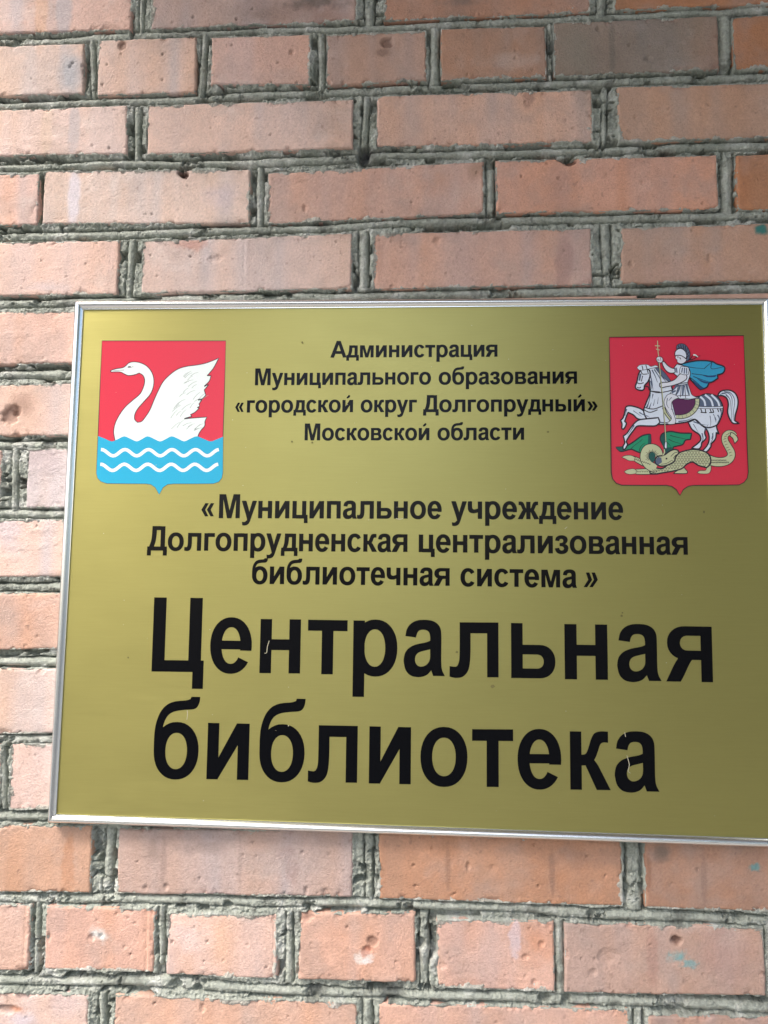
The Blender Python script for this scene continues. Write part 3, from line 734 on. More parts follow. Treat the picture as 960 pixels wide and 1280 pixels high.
g('е', 402, 28, 28, (arc(203, 259, 203, 272, -9, 326, 44) + arc(203, 259, 92, 176, 322, -14, 44), []), R_(80, 222, 402, 306))
g('с', 405, 28, 15, (arc(210, 259, 210, 272, 34, 327, 40) + arc(212, 259, 98, 174, 322, 36, 40), []))
g('ь', 427, 52, 25, ([(0, 0), (262, 0)] + arc(275, 158, 152, 158, -90, 90, 16) + [(262, 316), (S_, 316), (S_, X_), (0, X_)], [[(S_, 92), (S_, 224), (245, 224)] + arc(250, 158, 64, 66, 90, -90, 12)[0:] + [(245, 92)]]))
g('ы', 580, 52, 52, ([(0, 0), (235, 0)] + arc(245, 158, 148, 158, -90, 90, 16) + [(235, 316), (S_, 316), (S_, X_), (0, X_)], [[(S_, 92), (S_, 224), (220, 224)] + arc(222, 158, 58, 66, 90, -90, 12) + [(220, 92)]]), R_(468, 0, 580, X_))
g('в', 415, 52, 25, ([(0, 0), (250, 0)] + arc(265, 143, 150, 143, -90, 40, 12) + [(350, 268)] + arc(250, 390, 140, 129, -38, 90, 12) + [(240, X_), (0, X_)],
                     [[(S_, 90), (S_, 222), (235, 222)] + arc(238, 156, 60, 66, 90, -90, 10) + [(235, 90)], [(S_, 306), (S_, 430), (220, 430)] + arc(222, 368, 52, 62, 90, -90, 10) + [(220, 306)]]))
g('я', 453, 5, 52, ([(341, 0), (453, 0), (453, X_), (195, X_)] + arc(195, 362, 180, 157, 90, 270, 16) + [(195, 205), (341, 205)], [[(341, 292), (341, 430), (215, 430)] + arc(213, 361, 72, 69, 90, 270, 12) + [(215, 292)]]),
  (smooth([(0, 0), (140, 0), (175, 60), (225, 160), (262, 212), (300, 225), (150, 235), (110, 205), (70, 140), (30, 60)], 3), []))
g('к', 391, 52, 0, R_(0, 0, S_, X_), (smooth([(100, 215), (185, 225), (240, 275), (272, 345), (295, 405), (325, 424), (372, 422), (372, 521), (300, 523), (240, 505), (205, 450), (178, 370), (150, 320), (100, 312)], 3), []),
  ([(130, 250), (150, 215), (255, 0), (391, 0), (275, 215), (222, 285), (150, 300)], []))
g('ж', 610, 0, 0, R_(249, 0, 361, X_), *[(([(305 + sg * (x - 60), y) for x, y in pts])[::sg], []) for sg in (1, -1) for pts in (
    [(100, 225), (165, 228), (215, 275), (245, 345), (268, 405), (295, 424), (332, 422), (332, 521), (265, 523), (210, 500), (180, 440), (155, 365), (130, 318), (100, 312)],
    [(100, 250), (130, 215), (225, 0), (360, 0), (250, 215), (200, 285), (130, 300)])])
g('л', 480, 5, 52, (smooth([(98, 519), (98, 240), (92, 150), (75, 106), (50, 98), (0, 104), (0, 4), (60, -8), (125, 2), (172, 45), (195, 110), (205, 230), (205, 415), (368, 415), (368, 0), (480, 0), (480, 519)], 4, corner=40), []))
g('м', 520, 52, 52, ([(0, 0), (0, X_), (165, X_), (262, 165), (355, X_), (520, X_), (520, 0), (412, 0), (412, 365), (312, 0), (210, 0), (108, 365), (108, 0)], []))
g('М', 600, 60, 60, ([(0, 0), (0, 716), (185, 716), (302, 225), (415, 716), (600, 716), (600, 0), (485, 0), (485, 565), (358, 0), (240, 0), (115, 565), (115, 0)], []))
g('ч', 394, 35, 52, R_(282, 0, 394, X_), (smooth([(0, 519), (112, 519), (112, 370), (122, 310), (150, 284), (200, 278), (290, 305), (290, 205), (220, 180), (150, 172), (80, 185), (28, 225), (4, 290), (0, 360)], 4, corner=50), []))
g('у', 432, 5, 5, (smooth([(0, 519), (122, 519), (222, 190), (315, 519), (432, 519), (275, 20), (245, -80), (205, -160), (150, -200), (85, -212), (28, -205), (18, -112), (70, -118), (110, -108), (138, -75), (158, -5)], 4, corner=40), []))
g('б', 440, 32, 30, (arc(220, 254, 220, 267, 0, 360, 40)[:-1], [arc(220, 252, 106, 168, 0, 360, 40)[:-1]]),
  (smooth([(0, 250), (0, 400), (14, 510), (52, 610), (115, 680), (200, 712), (300, 722), (345, 735), (352, 756), (440, 756), (434, 705), (412, 660), (375, 640), (300, 634), (210, 622), (145, 595), (105, 545), (84, 480), (78, 400), (60, 300)], 4, corner=50), []))
g('а', 402, 28, 8, (smooth([(14, 375), (28, 440), (65, 492), (125, 524), (200, 532), (275, 524), (328, 495), (357, 450), (366, 380), (366, 140), (374, 60), (402, 0), (287, 0), (268, 52), (230, 12), (185, -8), (130, -13), (65, 3), (20, 50), (2, 115), (0, 160), (16, 222), (60, 270), (130, 300), (215, 318), (256, 334), (256, 368), (248, 408), (226, 430), (190, 437), (152, 430), (130, 405), (118, 362)], 4, corner=50),
                     [smooth([(256, 252), (200, 238), (148, 222), (118, 192), (110, 152), (120, 115), (145, 92), (180, 88), (220, 105), (247, 138), (256, 180)], 3, corner=50)]))
g('з', 372, 15, 22, (smooth([(12, 385), (32, 455), (88, 512), (170, 532), (255, 525), (322, 488), (350, 430), (345, 360), (310, 305), (270, 280), (330, 252), (365, 200), (372, 145), (345, 62), (280, 6), (190, -13), (100, 2), (35, 55), (0, 145), (112, 162), (130, 112), (172, 85), (222, 92), (250, 120), (255, 160), (230, 202), (188, 218), (135, 220), (135, 305), (188, 308), (225, 328), (240, 368), (232, 408), (205, 432), (168, 437), (135, 420), (118, 372)], 3, corner=50), []))
g('д', 480, 0, 0, R_(0, 0, 480, 98), R_(0, -138, 98, 5), R_(382, -138, 480, 5), R_(318, 90, 428, X_), R_(105, 420, 322, X_ - .5), (smooth([(48, 90), (158, 90), (190, 180), (212, 290), (220, 425), (105, 425), (100, 300), (82, 190)], 3, corner=40), []))
g('Д', 575, 0, 0, R_(0, 0, 575, 110), R_(0, -148, 108, 5), R_(467, -148, 575, 5), R_(388, 100, 508, 716), R_(135, 606, 395, 715.5), (smooth([(55, 100), (180, 100), (222, 220), (248, 370), (258, 520), (260, 612), (135, 612), (132, 450), (112, 280)], 3, corner=40), []))
g('А', 620, 0, 0, ([(0, 0), (238, 716), (382, 716), (620, 0), (488, 0), (435, 165), (186, 165), (133, 0)], [[(222, 280), (310, 560), (398, 280)]]))
for ch, sl_ in (('«', 1), ('»', -1)):
    pts = [(0, 225), (115, 420), (205, 420), (105, 225), (205, 30), (115, 30)]
    q = [pts, [(x + 165, y) for x, y in pts]]
    if sl_ < 0: q = [[(370 - x, y) for x, y in a][::-1] for a in q]
    g(ch, 370, 15, 15, *[(a, []) for a in q])
G['ﬂ'] = (370, 0, 0, tuple(([(x + 0.18 * y, y * 1.1) for x, y in a[0]], []) for a in G['»'][3]))      # leaning closing mark


def put_word(pr, text, xl, yl, xr, yr, unit, bold=0.0):
    """text from pixel (xl, yl) to (xr, yr) along its base line; unit = pixels per 1000 units of height"""
    adv = 0; pen = []
    for i, ch in enumerate(text):
        w, l, r, _ = G[ch]
        if i: adv += l * 0.95
        pen.append(adv); adv += w
        if i < len(text) - 1: adv += r * 0.95
    k = (xr - xl) / adv
    A = np.array([xl, yl]); ux = np.array([xr - xl, yr - yl]) / (xr - xl)
    # the letters stand square to the board: "up" in the picture at each place
    for ch, p0 in zip(text, pen):
        for outer, holes in G[ch][3]:
            def mp(pts):
                pts = np.asarray(pts, float)
                x = xl + (pts[:, 0] + p0) * k
                y = yl + (x - xl) * ux[1]
                dy = pts[:, 1] * unit / 1000.0
                lean = (x - 595) * 9.4e-5
                return np.stack([x - dy * lean, y - dy], -1)
            pr.poly(mp(outer), [mp(h) for h in holes])
            if bold:
                for lp in [outer] + list(holes): pr.stroke(mp(lp), bold, closed=True)


INK = PL + 0.00012
LINES = [
    ('inscription', 28.8, [('Администрация', 413.1, 446.9, 621.7, 445.8)]),
    ('inscription', 29.3, [('Муниципального', 318.8, 481.6, 538.5, 480.4), ('образования', 548.5, 480.6, 721.2, 479.5)]),
    ('inscription', 29.3, [('«', 294.0, 515.7, 304.3, 515.7), ('городской', 308.7, 515.7, 441.0, 515.1), ('округ', 451.0, 515.2, 521.0, 515.0), ('Долгопрудный', 529.0, 515.0, 731.0, 514.2), ('»', 734.3, 514.2, 747.0, 514.2)]),
    ('inscription', 29.3, [('Московской', 380.9, 550.4, 536.5, 550.2), ('области', 547.0, 550.2, 655.0, 549.7)]),
    ('inscription', 41.8, [('«', 251.6, 646.6, 267.0, 646.6), ('Муниципальное', 273.7, 647.7, 551.7, 648.4), ('учреждение', 564.2, 648.4, 778.7, 649.6)]),
    ('inscription', 42.2, [('Долгопрудненская', 183.9, 687.9, 509.0, 689.9), ('централизованная', 523.6, 690.1, 859.7, 693.4)]),
    ('inscription', 42.2, [('библиотечная', 315.0, 729.8, 561.8, 732.2), ('система', 575.8, 732.6, 721.2, 734.6), ('ﬂ', 729.6, 735.2, 745.5, 735.2)]),
]
for name, unit, words in LINES:
    pr = Print(INK)
    for w in words: put_word(pr, *w, unit, 0.5 if unit < 35 else 0.55)
    pr.build(name, V_BLACK, sign)


def zl(x, y): return 170 + x / 2.595, 740 + y / 2.595


def zr(x, y): return 540 + x / 2.595, 740 + y / 2.595


BIG1 = [('Ц', zl(50, 258), zl(218.5, 260)), ('е', zl(238, 260), zl(372, 262)), ('н', zl(400, 263), zl(532, 264.5)), ('т', zl(555, 266), zl(684, 268)), ('р', zl(703, 269), zl(847, 271)), ('а', zl(868, 271), zr(42, 273)),
        ('л', zr(57, 276), zr(216, 277)), ('ь', zr(257, 279), zr(401, 281)), ('н', zr(431, 283), zr(571, 285)), ('а', zr(602, 287), zr(745, 289)), ('я', zr(760, 290), zr(912, 293))]
BIG2 = [('б', zl(54, 603), zl(200, 605)), ('и', zl(228, 607), zl(364, 610)), ('б', zl(398, 612), zl(545, 614)), ('л', zl(557, 616), zl(717, 619)), ('и', zl(755, 621), zl(891, 624)), ('о', zl(922, 627), zr(115, 629)),
        ('т', zr(130, 632), zr(264, 633)), ('е', zr(278, 636), zr(419, 637)), ('к', zr(449, 641), zr(580, 643)), ('а', zr(594, 645), zr(738, 648))]
for row, u0, u1 in ((BIG1, 129.5, 134.0), (BIG2, 135.0, 141.0)):
    for i, (ch, a, b_) in enumerate(row):
        pr = Print(INK)
        put_word(pr, ch, a[0], a[1], b_[0], b_[1], u0 + (u1 - u0) * i / (len(row) - 1))
        pr.build('letter', V_BLACK, sign)


# ------------------------------------------------------------------ shield with the swan
def zs1(pts): return [(100 + x / 4.8, 410 + y / 4.8) for x, y in pts]


def zs2(pts): return [(750 + x / 4.8, 405 + y / 4.8) for x, y in pts]


def base_poly(name, pts, dep, m, parent, label=None):
    pr = Print(dep); pr.poly(pts); return pr.build(name, m, parent, label)


def swan_shield():
    A = PL + 0.00010
    outl = zs1([(132, 77), (875, 77), (866, 400), (858, 650), (856, 870)] + [(850, 900), (832, 922), (800, 933)] + [(700, 934), (560, 934), (525, 938), (498, 956), (475, 998), (452, 956), (425, 938), (395, 934), (260, 933), (160, 932), (125, 920), (106, 900), (99, 872), (108, 650), (120, 350)])
    sh = base_poly('coat_of_arms', outl, A, V_RED, sign, 'red shield with a white swan on blue water')
    wave = [(858, 652), (820, 668), (782, 680), (740, 664), (700, 650), (662, 664), (625, 680), (588, 664), (550, 650), (515, 666), (480, 680), (442, 664), (405, 650), (372, 666), (340, 680), (302, 664), (265, 650), (228, 666), (190, 680), (150, 664), (109, 648)]
    water = [(99, 872), (106, 900), (125, 920), (160, 932), (260, 933), (395, 934), (425, 938), (452, 956), (475, 998), (498, 956), (525, 938), (560, 934), (700, 934), (800, 933), (832, 922), (850, 900), (856, 870)]
    sw = [(183, 256), (215, 245), (255, 238), (275, 226), (292, 210), (320, 203), (360, 208), (400, 228), (430, 264), (443, 310), (438, 360), (420, 400), (385, 440), (350, 480), (330, 515), (328, 548), (345, 566), (370, 560), (395, 530), (420, 490), (445, 430), (470, 375), (500, 320), (545, 275), (590, 245), (640, 230), (700, 222), (750, 212), (790, 198), (833, 180),
          (815, 215), (798, 245), (765, 284), (786, 286), (776, 318), (748, 347), (772, 340), (745, 372), (755, 402), (734, 425), (710, 430), (731, 432), (714, 456), (719, 468), (703, 478), (716, 480), (690, 505), (662, 520), (672, 530), (626, 545), (680, 540), (720, 537), (762, 534), (750, 560), (748, 588), (725, 615), (708, 650), (708, 700), (215, 700), (208, 665), (202, 620), (212, 570), (240, 515), (275, 470), (320, 430), (360, 395), (380, 355), (388, 315), (378, 285), (355, 270), (330, 280), (290, 285), (265, 275), (240, 264), (186, 264)]
    sws = smooth(zs1(sw), 4, corner=50)
    s_ = base_poly('swan', sws, A + 0.00006, V_WHITE, sh)
    pr = Print(A + 0.0001); pr.stroke(sws, 1.0, closed=True)
    pr.stroke(zs1([(200, 256), (265, 252)]), 0.5); pr.stroke(zs1([(286, 236), (298, 230), (310, 236)]), 0.8); pr.stroke(zs1([(288, 234), (304, 234)]), 1.6); pr.stroke(zs1([(314, 232), (320, 234)]), 0.7)
    for a in [[(626, 545), (672, 528)], [(762, 284), (785, 287)], [(745, 350), (772, 338)], [(708, 431), (735, 428)]]: pr.stroke(zs1(a), 1.8, 0.5)
    pr.stroke(outl, 0.8, closed=True)
    pr.build('outline', V_LINE, sh)
    pr = Print(A + 0.00009)
    rr = random.Random(3)
    for k in range(46):
        x = rr.uniform(470, 720); y = rr.uniform(280, 620)
        if x < 470 + (620 - y) * 0.0: continue
        if y > 530 and x > 700: continue
        if x < 600 - (y - 280) * 0.35: continue
        L = rr.uniform(30, 70); a = rr.uniform(-0.9, -0.3)
        pr.stroke(smooth(zs1([(x, y), (x + L * .5 * math.cos(a), y + L * .5 * math.sin(a) - 5), (x + L * math.cos(a), y + L * math.sin(a))]), 3, False), 0.6, 0.3)
    pr.build('feather_lines', V_FEATH, sh)
    base_poly('water', list(smooth(zs1(wave), 3, False)) + zs1(water), A + 0.00013, V_BLUE, sh)
    for y0 in (748, 836):
        xs = np.linspace(126, 833, 60); ys = y0 + 19 * np.sin((xs - 126) / 141.5 * 2 * math.pi + 2.2 - 3.6 + 0.9 * 0) 
        ys = y0 - 19 * np.cos((xs - 270) / 141.0 * 2 * math.pi)
        xs = xs if y0 < 800 else xs - 4
        pr = Print(A + 0.00017); pr.stroke(zs1(list(zip(xs, ys))), 4.2); pr.build('wave_line', V_WHITE, sh)


swan_shield()


def horse_shield():
    A = PL + 0.00010
    outl = zs2([(56, 79), (862, 69), (874, 400), (882, 700), (890, 890), (884, 925), (865, 950), (835, 965), (700, 967), (560, 968), (528, 974), (500, 994), (480, 1030), (458, 994), (432, 974), (400, 968), (260, 968), (130, 967), (98, 955), (76, 930), (68, 895), (63, 500)])
    sh = base_poly('coat_of_arms', outl, A, V_RED, sign, 'red shield with a rider spearing a dragon')
    ln = Print(A + 0.0007); ln.stroke(outl, 0.9, closed=True)
    lay = [A + 0.00005]

    def piece(name, m, pts, w=1.8, n=4, corner=60, outline=True):
        lay[0] += 0.000008
        q = smooth(zs2(pts), n, corner=corner); pr = Print(lay[0]); pr.poly(q); o = pr.build(name, m, sh)
        if outline:
            lay[0] += 0.000006
            pr = Print(lay[0]); pr.stroke(q, w, closed=True); pr.build('outline', V_LINE, sh)
        return q

    def band(name, m, pts, w0, w1, n=5):
        lay[0] += 0.000008
        q = smooth(zs2(pts), n, False, corner=80)
        pr = Print(lay[0]); pr.stroke(q, w0 / 4.8 + 2.0, w1 / 4.8 + 1.8); pr.build('outline', V_LINE, sh)
        lay[0] += 0.000008
        pr = Print(lay[0]); pr.stroke(q, w0 / 4.8, w1 / 4.8); pr.build(name, m, sh)
        return q

    def lines(name, m, segs, w=0.45, w1=None):
        lay[0] += 0.000008
        pr = Print(lay[0])
        for s_ in segs: pr.stroke(smooth(zs2(s_), 4, False, corner=170), w * 1.25, w1)
        tag(pr.build(name, m, sh), kind='stuff')

    # dragon wings
    piece('dragon_wing', V_GREEN, [(95, 740), (150, 735), (200, 708), (250, 672), (290, 662), (303, 664), (304, 715), (285, 745), (250, 772), (215, 763), (185, 752), (130, 765), (112, 756)])
    piece('dragon_wing', V_GREEN, [(362, 690), (368, 665), (392, 650), (430, 645), (480, 654), (550, 656), (543, 692), (512, 698), (498, 722), (465, 732), (440, 738), (432, 775), (385, 778), (388, 745), (370, 712)])
    piece('wing_shade', V_DGREEN, [(290, 664), (304, 664), (303, 720), (286, 742), (288, 700)], outline=False)
    piece('wing_shade', V_DGREEN, [(95, 740), (135, 738), (150, 762), (118, 760)], outline=False)
    piece('wing_shade', V_DGREEN, [(364, 690), (372, 668), (390, 655), (392, 700), (396, 745), (388, 772), (372, 715)], outline=False)
    piece('wing_shade', V_DGREEN, [(400, 745), (430, 738), (434, 775), (385, 778)], outline=False)
    lines('wing_ribs', V_LINE, [[(185, 750), (205, 730), (240, 705)], [(235, 765), (245, 735), (270, 712)], [(240, 705), (255, 690)]], 0.7, 0.4)
    lines('wing_ribs', V_LINE, [[(420, 668), (465, 680), (515, 690)], [(410, 690), (440, 705), (485, 718)], [(404, 710), (425, 735)]], 0.7, 0.4)
    # dragon legs, body, neck, tail
    band('dragon_leg', V_CREAM, [(320, 850), (270, 838), (235, 822), (200, 806), (160, 800)], 36, 16)
    piece('claw', V_CREAM, [(130, 800), (150, 790), (185, 788), (212, 800), (205, 822), (175, 820), (150, 808)], 0.7)
    band('dragon_leg', V_CREAM, [(350, 882), (300, 884), (250, 886), (215, 886)], 34, 26)
    piece('claw', V_CREAM, [(145, 886), (165, 874), (200, 868), (218, 878), (216, 898), (185, 902), (160, 898)], 0.7)
    band('dragon_tail', V_CREAM, [(620, 800), (660, 818), (705, 828), (750, 824), (780, 805), (788, 775), (770, 738), (752, 705), (750, 675), (768, 655), (795, 656), (812, 672)], 56, 24)
    piece('tail_tip', V_CREAM, [(785, 650), (805, 658), (825, 680), (826, 698), (808, 718), (802, 700), (795, 685), (780, 672)], 1.1)
    piece('claw', V_CREAM, [(505, 862), (525, 885), (515, 897), (440, 897), (455, 885), (480, 870)], 1.1)
    piece('dragon_leg', V_CREAM, [(640, 830), (665, 850), (664, 880), (648, 898), (600, 898), (583, 890), (600, 880), (632, 878), (640, 862), (625, 850)], 0.7)
    body = piece('dragon_body', V_CREAM, [(325, 862), (370, 868), (400, 850), (430, 815), (455, 782), (500, 764), (550, 753), (600, 757), (640, 772), (662, 800), (662, 838), (640, 862), (590, 848), (555, 828), (520, 842), (490, 868), (440, 882), (380, 892), (330, 900), (300, 895), (300, 870)])
    band('dragon_neck', V_CREAM, [(355, 790), (345, 762), (318, 745), (285, 750), (268, 780), (270, 815), (295, 848), (335, 868)], 44, 50)
    piece('dragon_head', V_CREAM, [(330, 818), (345, 795), (372, 790), (392, 782), (420, 762), (448, 753), (468, 758), (472, 775), (455, 795), (445, 825), (410, 845), (370, 853), (340, 842)])
    piece('head_shade', V_GREY, [(334, 818), (350, 798), (368, 802), (372, 830), (350, 845), (338, 836)], outline=False)
    piece('horn', V_CREAM, [(372, 788), (382, 770), (380, 752), (388, 748), (392, 770), (380, 792)], 0.5)
    lines('ear_line', V_LINE, [[(425, 795), (445, 775), (466, 768)], [(440, 806), (452, 790), (466, 780)]], 0.6); lines('eye', V_LINE, [[(394, 808), (404, 808)]], 1.6); lines('mouth_line', V_LINE, [[(365, 842), (400, 836), (430, 818)]], 0.5)
    rr = random.Random(5)
    segs = []
    bp = np.asarray([(325, 862), (370, 868), (400, 850), (430, 815), (455, 782), (500, 764), (550, 753), (600, 757), (640, 772), (662, 800), (662, 838), (640, 862), (590, 848), (555, 828), (520, 842), (490, 868), (440, 882), (380, 892), (330, 900), (300, 895), (300, 870)], float)

    def inside(px, py):
        c = False; n_ = len(bp)
        for a_ in range(n_):
            (x1, y1), (x2, y2) = bp[a_], bp[(a_ + 1) % n_]
            if (y1 > py) != (y2 > py) and px < (x2 - x1) * (py - y1) / (y2 - y1) + x1: c = not c
        return c
    for j in range(10):
        for i in range(22):
            x = 305 + i * 17 + (j % 2) * 8.5; y = 766 + j * 14
            if all(inside(x + a_, y + b_) for a_, b_ in ((-8, 0), (8, 0), (0, 7), (0, -7))): segs.append([(x - 7, y - 5), (x - 1, y + 5), (x + 6, y - 5)])
    for k in range(12):
        x = 668 + k * 9; segs.append([(x, 826 + 2 * math.sin(k)), (x + 3, 834), (x + 7, 828)]); segs.append([(x + 2, 813), (x + 5, 820), (x + 9, 815)]) if k < 10 else None
    for x, y in [(786, 790), (782, 772), (774, 756), (766, 742), (758, 724), (752, 706), (750, 690), (754, 676), (764, 664), (778, 656)]: segs.append([(x - 9, y + 3), (x, y - 2), (x + 8, y - 3)])
    for k in range(9): segs.append([(222 + k * 14, 880 + (k % 2) * 4), (228 + k * 14, 888), (232 + k * 14, 882)])
    for k in range(8): segs.append([(208 + k * 12, 806 + k * 4), (214 + k * 12, 816 + k * 4), (220 + k * 12, 808 + k * 4.4)])
    lines('scales', V_LINE, segs, 0.42)
    seg2 = []
    for k in range(17):
        a = math.radians(-20 + k * 15); cx_, cy_ = 312, 795
        seg2.append([(cx_ + 24 * math.cos(a), cy_ - 26 * math.sin(a)), (cx_ + (36 + (k % 2) * 7) * math.cos(a), cy_ - (38 + (k % 2) * 7) * math.sin(a))])
    piece('neck_hollow', V_DGREEN, [(295, 800), (300, 775), (318, 768), (332, 782), (330, 805), (322, 830), (306, 826)], outline=False)
    lines('frill', V_LINE, seg2, 0.7, 0.3)

    # horse: far legs, body, near legs
    H1 = V_SILVER
    piece('horse_leg', H1, [(530, 590), (552, 632), (592, 660), (604, 680), (602, 700), (580, 722), (548, 745), (590, 750), (606, 735), (612, 712), (636, 685), (628, 655), (634, 625), (600, 600), (570, 572)])
    piece('horse_leg', H1, [(590, 590), (632, 622), (652, 660), (654, 700), (642, 730), (615, 762), (640, 766), (664, 738), (668, 718), (692, 690), (698, 650), (714, 662), (700, 620), (700, 580)])
    piece('horse_leg', H1, [(275, 535), (250, 512), (215, 498), (180, 491), (157, 497), (150, 520), (140, 560), (124, 578), (132, 600), (131, 625), (140, 632), (152, 615), (158, 595), (148, 584), (158, 555), (168, 530), (200, 545), (225, 568), (260, 572), (300, 560)])
    body = piece('horse_body', H1, [(262, 268), (300, 258), (345, 268), (385, 300), (420, 345), (440, 400), (500, 440), (590, 435), (620, 423), (655, 420), (700, 434), (728, 470), (738, 515), (726, 560), (702, 605), (650, 622), (612, 608), (570, 572), (520, 588), (450, 598), (400, 602), (340, 600), (290, 580), (262, 525), (278, 470), (300, 415), (298, 360), (290, 310)])
    piece('horse_leg', H1, [(350, 562), (290, 568), (240, 574), (212, 590), (185, 622), (162, 655), (140, 672), (147, 700), (148, 715), (138, 735), (140, 755), (152, 748), (165, 722), (158, 705), (176, 672), (200, 640), (226, 612), (290, 612), (335, 610), (360, 590)])
    lines('muscle_lines', V_GREY, [[(285, 500), (300, 440), (305, 415)], [(320, 490), (330, 450)], [(560, 600), (590, 650)], [(660, 550), (665, 590), (660, 620)], [(680, 540), (700, 580)], [(200, 520), (250, 555)], [(630, 640), (650, 600)], [(270, 548), (300, 560)], [(345, 480), (350, 440)], [(150, 550), (158, 520)], [(670, 690), (680, 650)]], 0.8, 0.3)
    piece('harness', V_GREY, [(590, 440), (620, 426), (655, 421), (700, 436), (726, 470), (734, 500), (700, 498), (600, 496), (582, 470)], 0.7)
    lines('harness_straps', V_SILVER, [[(602, 436), (625, 460), (632, 492)], [(630, 424), (665, 455), (678, 494)], [(668, 424), (705, 462), (716, 492)]], 1.9)
    lines('harness_belt', V_SILVER, [[(582, 500), (650, 502), (736, 500)]], 1.6); lines('harness_belt_edges', V_LINE, [[(582, 494), (650, 497), (736, 494)], [(582, 506), (650, 508), (736, 506)]], 0.5)
    lines('harness_tassels', V_LINE, [[(604, 508), (612, 528)], [(632, 510), (634, 530)], [(660, 510), (668, 530)], [(676, 510), (682, 530)], [(705, 508), (712, 528)], [(725, 506), (728, 524)], [(604, 530), (640, 532)], [(655, 532), (684, 530)]], 1.0)
    piece('horse_tail', H1, [(705, 432), (720, 408), (745, 398), (780, 398), (810, 415), (827, 450), (826, 495), (812, 545), (808, 580), (836, 597), (800, 596), (780, 572), (766, 530), (770, 480), (760, 445), (735, 430)])
    lines('tail_hairs', V_GREY, [[(730, 415), (770, 415), (792, 450), (790, 520), (790, 580)], [(745, 405), (785, 415), (808, 460), (800, 530), (800, 580)], [(755, 425), (780, 455), (780, 520)], [(720, 422), (750, 418), (775, 440)]], 1.0, 0.4)
    # reins, neck straps, mane
    lines('mane_hatching', V_GREY, [[(312, 275), (330, 310), (345, 350)], [(325, 272), (350, 310), (372, 350)], [(300, 300), (312, 350), (318, 395)], [(345, 275), (375, 320), (400, 350)], [(360, 285), (400, 335), (430, 350)]], 1.3, 0.6)
    piece('mane', V_GREY, [(330, 262), (362, 268), (395, 300), (425, 340), (412, 345), (380, 322), (350, 290)], 0.6)
    lines('shade_hatching', V_GREY, [[(276, 505), (292, 470), (300, 430)], [(296, 505), (308, 470)], [(560, 585), (600, 600), (640, 606)], [(470, 585), (520, 578), (556, 562)], [(360, 590), (400, 592), (450, 588)], [(706, 545), (716, 570), (702, 596)], [(690, 560), (696, 590)], [(612, 655), (618, 690), (604, 715)],
                                         [(676, 655), (676, 690), (656, 725)], [(205, 608), (185, 640), (165, 668)], [(160, 510), (152, 545)], [(235, 530), (262, 545), (290, 552)], [(305, 340), (310, 375), (304, 400)], [(318, 420), (312, 450)], [(720, 510), (728, 535), (718, 560)]], 1.3, 0.3)
    head = piece('horse_head', H1, [(250, 272), (232, 300), (222, 345), (212, 375), (222, 392), (250, 398), (264, 390), (268, 368), (288, 345), (300, 312), (298, 280), (275, 268)])
    piece('forelock', V_SILVER, [(222, 262), (240, 246), (285, 244), (305, 255), (335, 248), (352, 258), (300, 268), (262, 276), (235, 276)], 0.6)
    lines('bridle', V_LINE, [[(220, 352), (240, 358), (262, 352)], [(246, 282), (255, 300), (284, 300)], [(240, 300), (236, 322)], [(262, 372), (290, 378), (300, 400), (360, 408)], [(252, 250), (258, 275)], [(275, 246), (285, 280), (290, 300)], [(256, 310), (248, 345)]], 0.9)
    lines('bridle_patch', V_GREY, [[(244, 298), (236, 340)]], 1.8); lines('nostril', V_LINE, [[(222, 380), (236, 384), (246, 378)]], 0.9)
    lines('breast_strap', V_LINE, [[(262, 500), (320, 510), (380, 490)], [(265, 515), (300, 530), (345, 515)], [(300, 402), (350, 412), (400, 405), (450, 392)]], 0.9)
    # saddle cloth
    piece('saddle_cloth', V_PURPLE, [(428, 455), (470, 448), (530, 455), (588, 446), (586, 485), (565, 520), (530, 545), (480, 552), (452, 548), (440, 500)], 0.6)
    band('saddle_trim', V_CREAM, [(584, 450), (582, 485), (562, 520), (530, 545), (492, 556), (456, 556)], 22, 18)
    lines('trim_marks', V_GREY, [[(572, 465), (596, 470)], [(572, 480), (594, 488)], [(564, 498), (584, 508)], [(552, 514), (566, 530)], [(534, 528), (546, 546)], [(514, 538), (522, 556)], [(492, 544), (496, 566)], [(472, 546), (474, 566)]], 0.4)
    band('stirrup_strap', V_CREAM, [(382, 500), (395, 535), (420, 570), (430, 590)], 9, 9)
    # cloak
    piece('cloak', V_CLOAK, [(482, 242), (520, 232), (570, 222), (625, 220), (675, 226), (700, 240), (742, 254), (748, 276), (735, 296), (704, 305), (708, 326), (672, 348), (655, 352), (640, 380), (602, 393), (570, 362), (535, 318), (530, 272)])
    piece('cloak_shade', V_DBLUE, [(600, 300), (650, 310), (700, 305), (690, 318), (640, 318)], outline=False, n=2)
    piece('cloak_shade', V_DBLUE, [(580, 325), (620, 342), (660, 350), (640, 358), (605, 346)], outline=False, n=2)
    piece('cloak_shade', V_DBLUE, [(555, 335), (590, 362), (625, 384), (604, 393), (574, 366)], outline=False, n=2)
    lines('cloak_folds', V_LINE, [[(495, 250), (560, 262), (625, 268)], [(625, 268), (645, 250), (672, 228)], [(672, 228), (668, 268), (720, 262), (742, 256)], [(550, 298), (600, 304), (650, 312)], [(560, 315), (600, 330), (655, 348)], [(540, 320), (580, 350), (610, 380)]], 0.8, 0.5)
    # rider
    piece('rider_skirt', V_SILVER, [(470, 358), (525, 352), (540, 395), (552, 425), (585, 442), (548, 450), (515, 448), (478, 448), (452, 432), (412, 425), (440, 395)], 0.7)
